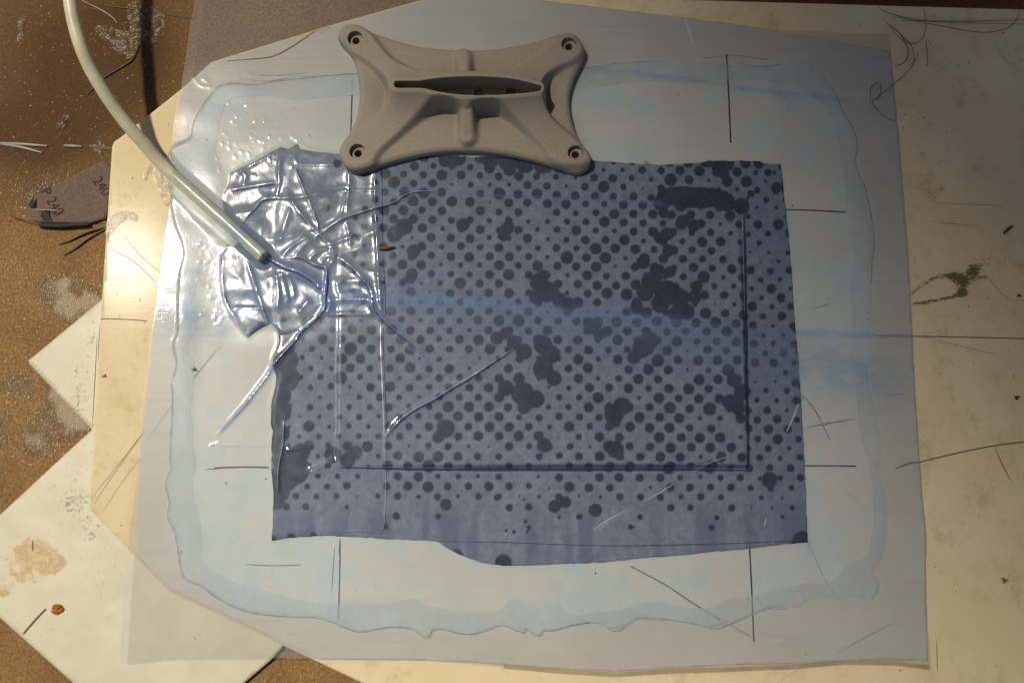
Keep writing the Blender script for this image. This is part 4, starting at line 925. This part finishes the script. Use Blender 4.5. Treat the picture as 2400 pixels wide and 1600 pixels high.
def tpx(name, pts, w, mat, label=None, cat=None, group=None, parent=None, rad=None, seg=7):
    """thin round thing along points (px, py, z in mm)"""
    q = [P3(x, y, z * .001) for x, y, z in pts]
    if len(q) > 2: q = [tuple(v) for v in catmull(np.array(q), 5, False)]
    n = len(q); r = w * .000125
    rad = [r * (.35 + .65 * math.sin(math.pi * (.12 + .8 * i / (n - 1)))) for i in range(n)]
    o = tube(name, q, r, mat, parent, seg, rad)
    if label: tag(o, label, cat, group)
    return o
tpx("wood_splinter", [(886, 582, 11.2), (905, 581, 11.4), (925, 577, 11.2)], 7, M['wood'], "brown wood splinter lying on the film right of the crumpled fabric", "splinter")
tag(blob("straw_flake", 1514, 381, 8, 5, 1.0, M['straw'], rot=.9, z=ZB + .0012, seed=11, rough=.8, n=9, m=3), "yellow straw flake on the upper edge of the fabric right of the bracket", "flake")
tag(blob("white_crumb", 1064, 1034, 5, 4, 1.0, M['halolight'], z=ZB + .0034, seed=12, rough=.9, n=9, m=4), "tiny white crumb on the film over the spotted fabric", "crumb")
tpx("grass_stalk", [(246, 532, 1.4), (200, 545, 1.6), (165, 562, 1.0), (137, 573, .5)], 6, M['grass'], "greenish dry grass stalk below the sandpaper scrap, the upper of two", "grass stalk")
tpx("grass_stalk", [(246, 536, 1.2), (205, 560, 1.2), (175, 583, .8), (150, 598, .5)], 5, M['hair'], "dark dry grass stalk below the sandpaper scrap, the lower of two", "grass stalk")
tpx("stray_hair", [(-10, 484, .6), (30, 508, .6), (80, 518, 4.8), (160, 520, 4.6), (246, 513, 4)], 2.2, M['hair'], "long dark hair lying across the sandpaper scrap", "hair")
tpx("plastic_strip", [(0, 335, .8), (55, 338, 1.2), (110, 342, .8)], 7, M['fibre'], "clear twisted plastic sliver at the left edge of the bench, the upper of two", "plastic strip")
tpx("plastic_strip", [(2, 338, .8), (50, 345, 1.2), (98, 358, .8)], 7, M['fibre'], "clear twisted plastic sliver at the left edge of the bench, the lower of two", "plastic strip")
tpx("plastic_strip", [(150, 341, .8), (170, 342, 1.2), (192, 343, .8)], 7, M['fibre'], "short clear plastic sliver on the bench between hose and left edge", "plastic strip")
tpx("plastic_strip", [(82, 491, 4.6), (110, 492, 4.8), (137, 493, 4.6)], 2.5, M['fibre'], "thin clear plastic sliver on the sandpaper scrap", "plastic strip")
tpx("yellow_thread", [(532, 142, 9), (600, 136, 9.2), (640, 130, 9.2), (680, 110, 9.2), (710, 90, 9.2), (735, 73, 9.2), (772, 61, 9)], 2.4, M['thread'], "fine golden thread on the film above the tape ring, left of the bracket", "thread")
tpx("bench_crack", [(185, 0, .3), (250, 14, .3), (300, 20, .3), (380, 33, .3), (455, 45, .3)], 3.5, M['hair'], "thin dark fibre across the bench behind the hose at the top", "fibre")
tpx("plastic_fibre", [(188, 0, .6), (230, 20, 1.2), (262, 40, .8), (275, 55, .8)], 3.5, M['fibre'], "pale plastic fibre beside the hose top on the bench", "fibre")
tpx("plastic_fibre", [(325, 105, .8), (315, 130, 1), (300, 148, .8), (240, 185, .6), (205, 222, .5)], 3.8, M['hair'], "brown curved fibre running from the resin splash under the hose", "fibre")
G = "dark hairs tangled on the cream board at the upper right"
for i, (pts, lb) in enumerate([([(2055, 10, 8.6), (2080, 30, 8.6), (2180, 50, 9), (2400, 57, 8.6)], "long dark hair running to the right edge of the cream board, uppermost of the tangle"),
             ([(2100, 40, 8.6), (2200, 60, 9), (2300, 76, 9), (2360, 66, 9), (2386, 40, 8.6), (2386, 20, 8.6)], "dark hair looping back near the right edge of the cream board, lowest long strand"),
             ([(2110, 48, 8.6), (2250, 50, 9), (2400, 47, 8.6)], "straight dark hair in the middle of the tangle on the cream board"),
             ([(2078, 55, 8.6), (2110, 80, 8.8), (2128, 118, 8.6), (2120, 145, 8.6), (2098, 155, 8.6)], "short dark hair bending down below the tangle on the cream board"),
             ([(2080, 55, 8.6), (2110, 90, 9), (2140, 102, 9), (2165, 85, 9), (2168, 40, 9), (2160, 8, 8.6)], "dark hair curled into a hook under the tangle on the cream board"),
             ([(2152, 125, 8.8), (2130, 165, 9), (2090, 200, 9.2), (2042, 240, 9.2)], "dark hair slanting from the cream board onto the film's right edge"),
             ([(2110, 80, 8.6), (2135, 105, 8.8), (2142, 140, 8.8), (2130, 155, 8.8)], "fine dark hair branching down from the hook of hair"),
             ([(2170, 95, 8.6), (2173, 130, 8.6), (2174, 155, 8.6)], "short straight dark hair hanging below the hook of hair"),
             ([(2040, 245, 9.2), (2042, 205, 9.2), (2062, 195, 9.2), (2062, 225, 9.2), (2045, 240, 9.2), (2070, 270, 9.2), (2096, 284, 9.2)], "fine hair looped on the film's right margin")]):
    tpx("stray_hair", pts, (2.0 if i == 3 else 1.5), M['pencil'], lb, "hair", G)
tpx("paper_shred", [(2352, 547, 8.4), (2362, 538, 8.6), (2374, 528, 8.4)], 6, M['black'], "black shred on the cream board at the right edge, upper", "shred")
for x, y, r_, lb in [(2388, 692, 5, "black speck at the cream board's right edge beside the centre"), (2383, 930, 7, "black flake on the cream board near the right edge, at mid height"), (2355, 1360, 7, "rusty brown speck on the cream board at the lower right"), (455, 865, 6, "small brown flake on the sheet left of the spotted fabric"), (246, 881, 5, "small brown speck on the bare cream strip at left")]:
    lb = {2383: "black angular flake on the cream board near the right edge at mid height"}.get(x, lb)
    tag(blob("dirt_speck", x, y, r_, r_ * .7, .6, M['black'] if x > 2360 else M['wood'], z=ZB + (.0002 if x > 2000 or x < 300 else .0008), seed=x, rough=.9, n=10, m=4), lb, "speck")

# crumbs: countless, one object per kind
def crumbs(name, n, fn, mat, label, zf):
    V = []; F = []; r_ = random.Random(hash(name) % 1000 if False else len(name) * 7 + n)
    for _ in range(n):
        q = fn(r_)
        if q is None: continue
        px, py, s, z = q; x, y, _z = P3(px, py, z); a = r_.uniform(0, math.pi); l = s * .000125 * r_.uniform(.5, 1.5); w = l * r_.uniform(.2, .7); h = min(l, w) * r_.uniform(.25, .6)
        c, sn = math.cos(a), math.sin(a); b = len(V)
        for u, v, t in ((-1, -.4, 0), (.2, -1, 0), (1, .3, 0), (-.1, 1, 0), (-.4, -.1, 1), (.4, .2, .8)):
            V.append((x + (u * l * c - v * w * sn), y + (u * l * sn + v * w * c), z + t * h + (r_.random() * .2 * h)))
        F += [(b, b + 1, b + 4), (b + 1, b + 5, b + 4), (b + 1, b + 2, b + 5), (b + 2, b + 3, b + 5), (b + 3, b + 4, b + 5), (b + 3, b, b + 4)]
    o = mesh_obj(name, V, F, mat); tag(o, label, kind='stuff'); return o
BP = np.array(BOARD, float); MP = np.array(MINT, float); FP = np.array(FILM, float)
def inp(poly, x, y): return bool(inside(poly, np.array([x]), np.array([y]))[0])
def on_bench(r_):
    x, y = r_.uniform(-40, 460), r_.uniform(-40, 1640)
    if inp(BP, x, y) or inp(MP, x, y): return None
    return x, y, r_.choice([1.5, 2, 2, 3, 5]), .0001
def on_bench_dusty(r_):
    x, y = r_.uniform(-20, 270), r_.uniform(380, 1200)
    if inp(BP, x, y) or inp(MP, x, y): return None
    if r_.random() > float(sample(dust, np.array([x]), np.array([y]))[0]): return None
    return x, y, r_.choice([1.5, 2, 2, 3, 4]), .0003
def on_mint(r_):
    x, y = r_.uniform(-20, 560), r_.uniform(700, 1620)
    if inp(BP, x, y) or not inp(MP, x, y): return None
    if r_.random() > .05 + float(sample(mdust, np.array([x]), np.array([y]))[0]): return None
    return x, y, r_.choice([1.5, 2, 2, 3, 4]), T_MINT
def on_film(r_):
    x, y = r_.uniform(420, 2100), r_.uniform(30, 1540)
    z = ZB + float(sample(film_h, np.array([x]), np.array([y]))[0]) * .001
    if not inp(FP, x, y): return None
    return x, y, r_.choice([1.5, 2, 2, 3, 4]), z
def on_cream(r_):
    x, y = r_.choice([r_.uniform(210, 420), r_.uniform(2100, 2400), r_.uniform(2100, 2400)]), r_.uniform(20, 1600)
    if inp(FP, x, y) or not inp(BP, x, y): return None
    return x, y, r_.choice([1.5, 2, 2, 3, 4]), ZB
crumbs("wood_chips", 6500, on_bench, M['chip'], "brown wood chips and fibres scattered over the bench", 0)
crumbs("plaster_dust", 22000, on_bench_dusty, M['crumb'], "pale crumbly dust heaped on the bench beside the boards", 0)
crumbs("paint_crumbs", 20000, on_mint, simple("paint_flakes", srgb(216, 208, 178), .85, .2, srgb(200, 188, 152), 900), "pale crumbs scattered on the mint board", 0)
crumbs("dark_specks", 260, on_film, M['black'], "tiny dark specks scattered on the bag film", 0)
crumbs("board_specks", 420, on_cream, M['black'], "tiny dark specks scattered on the bare cream board", 0)
def bottom_bench(r_):
    x, y = r_.uniform(540, 900), r_.uniform(1530, 1640)
    if inp(BP, x, y) or inp(MP, x, y): return None
    return x, y, r_.choice([2, 3, 4, 6]), .0002
crumbs("sawdust", 500, bottom_bench, M['chip'], "sawdust on the strip of bench showing at the bottom", 0)
bpy.context.view_layer.update()
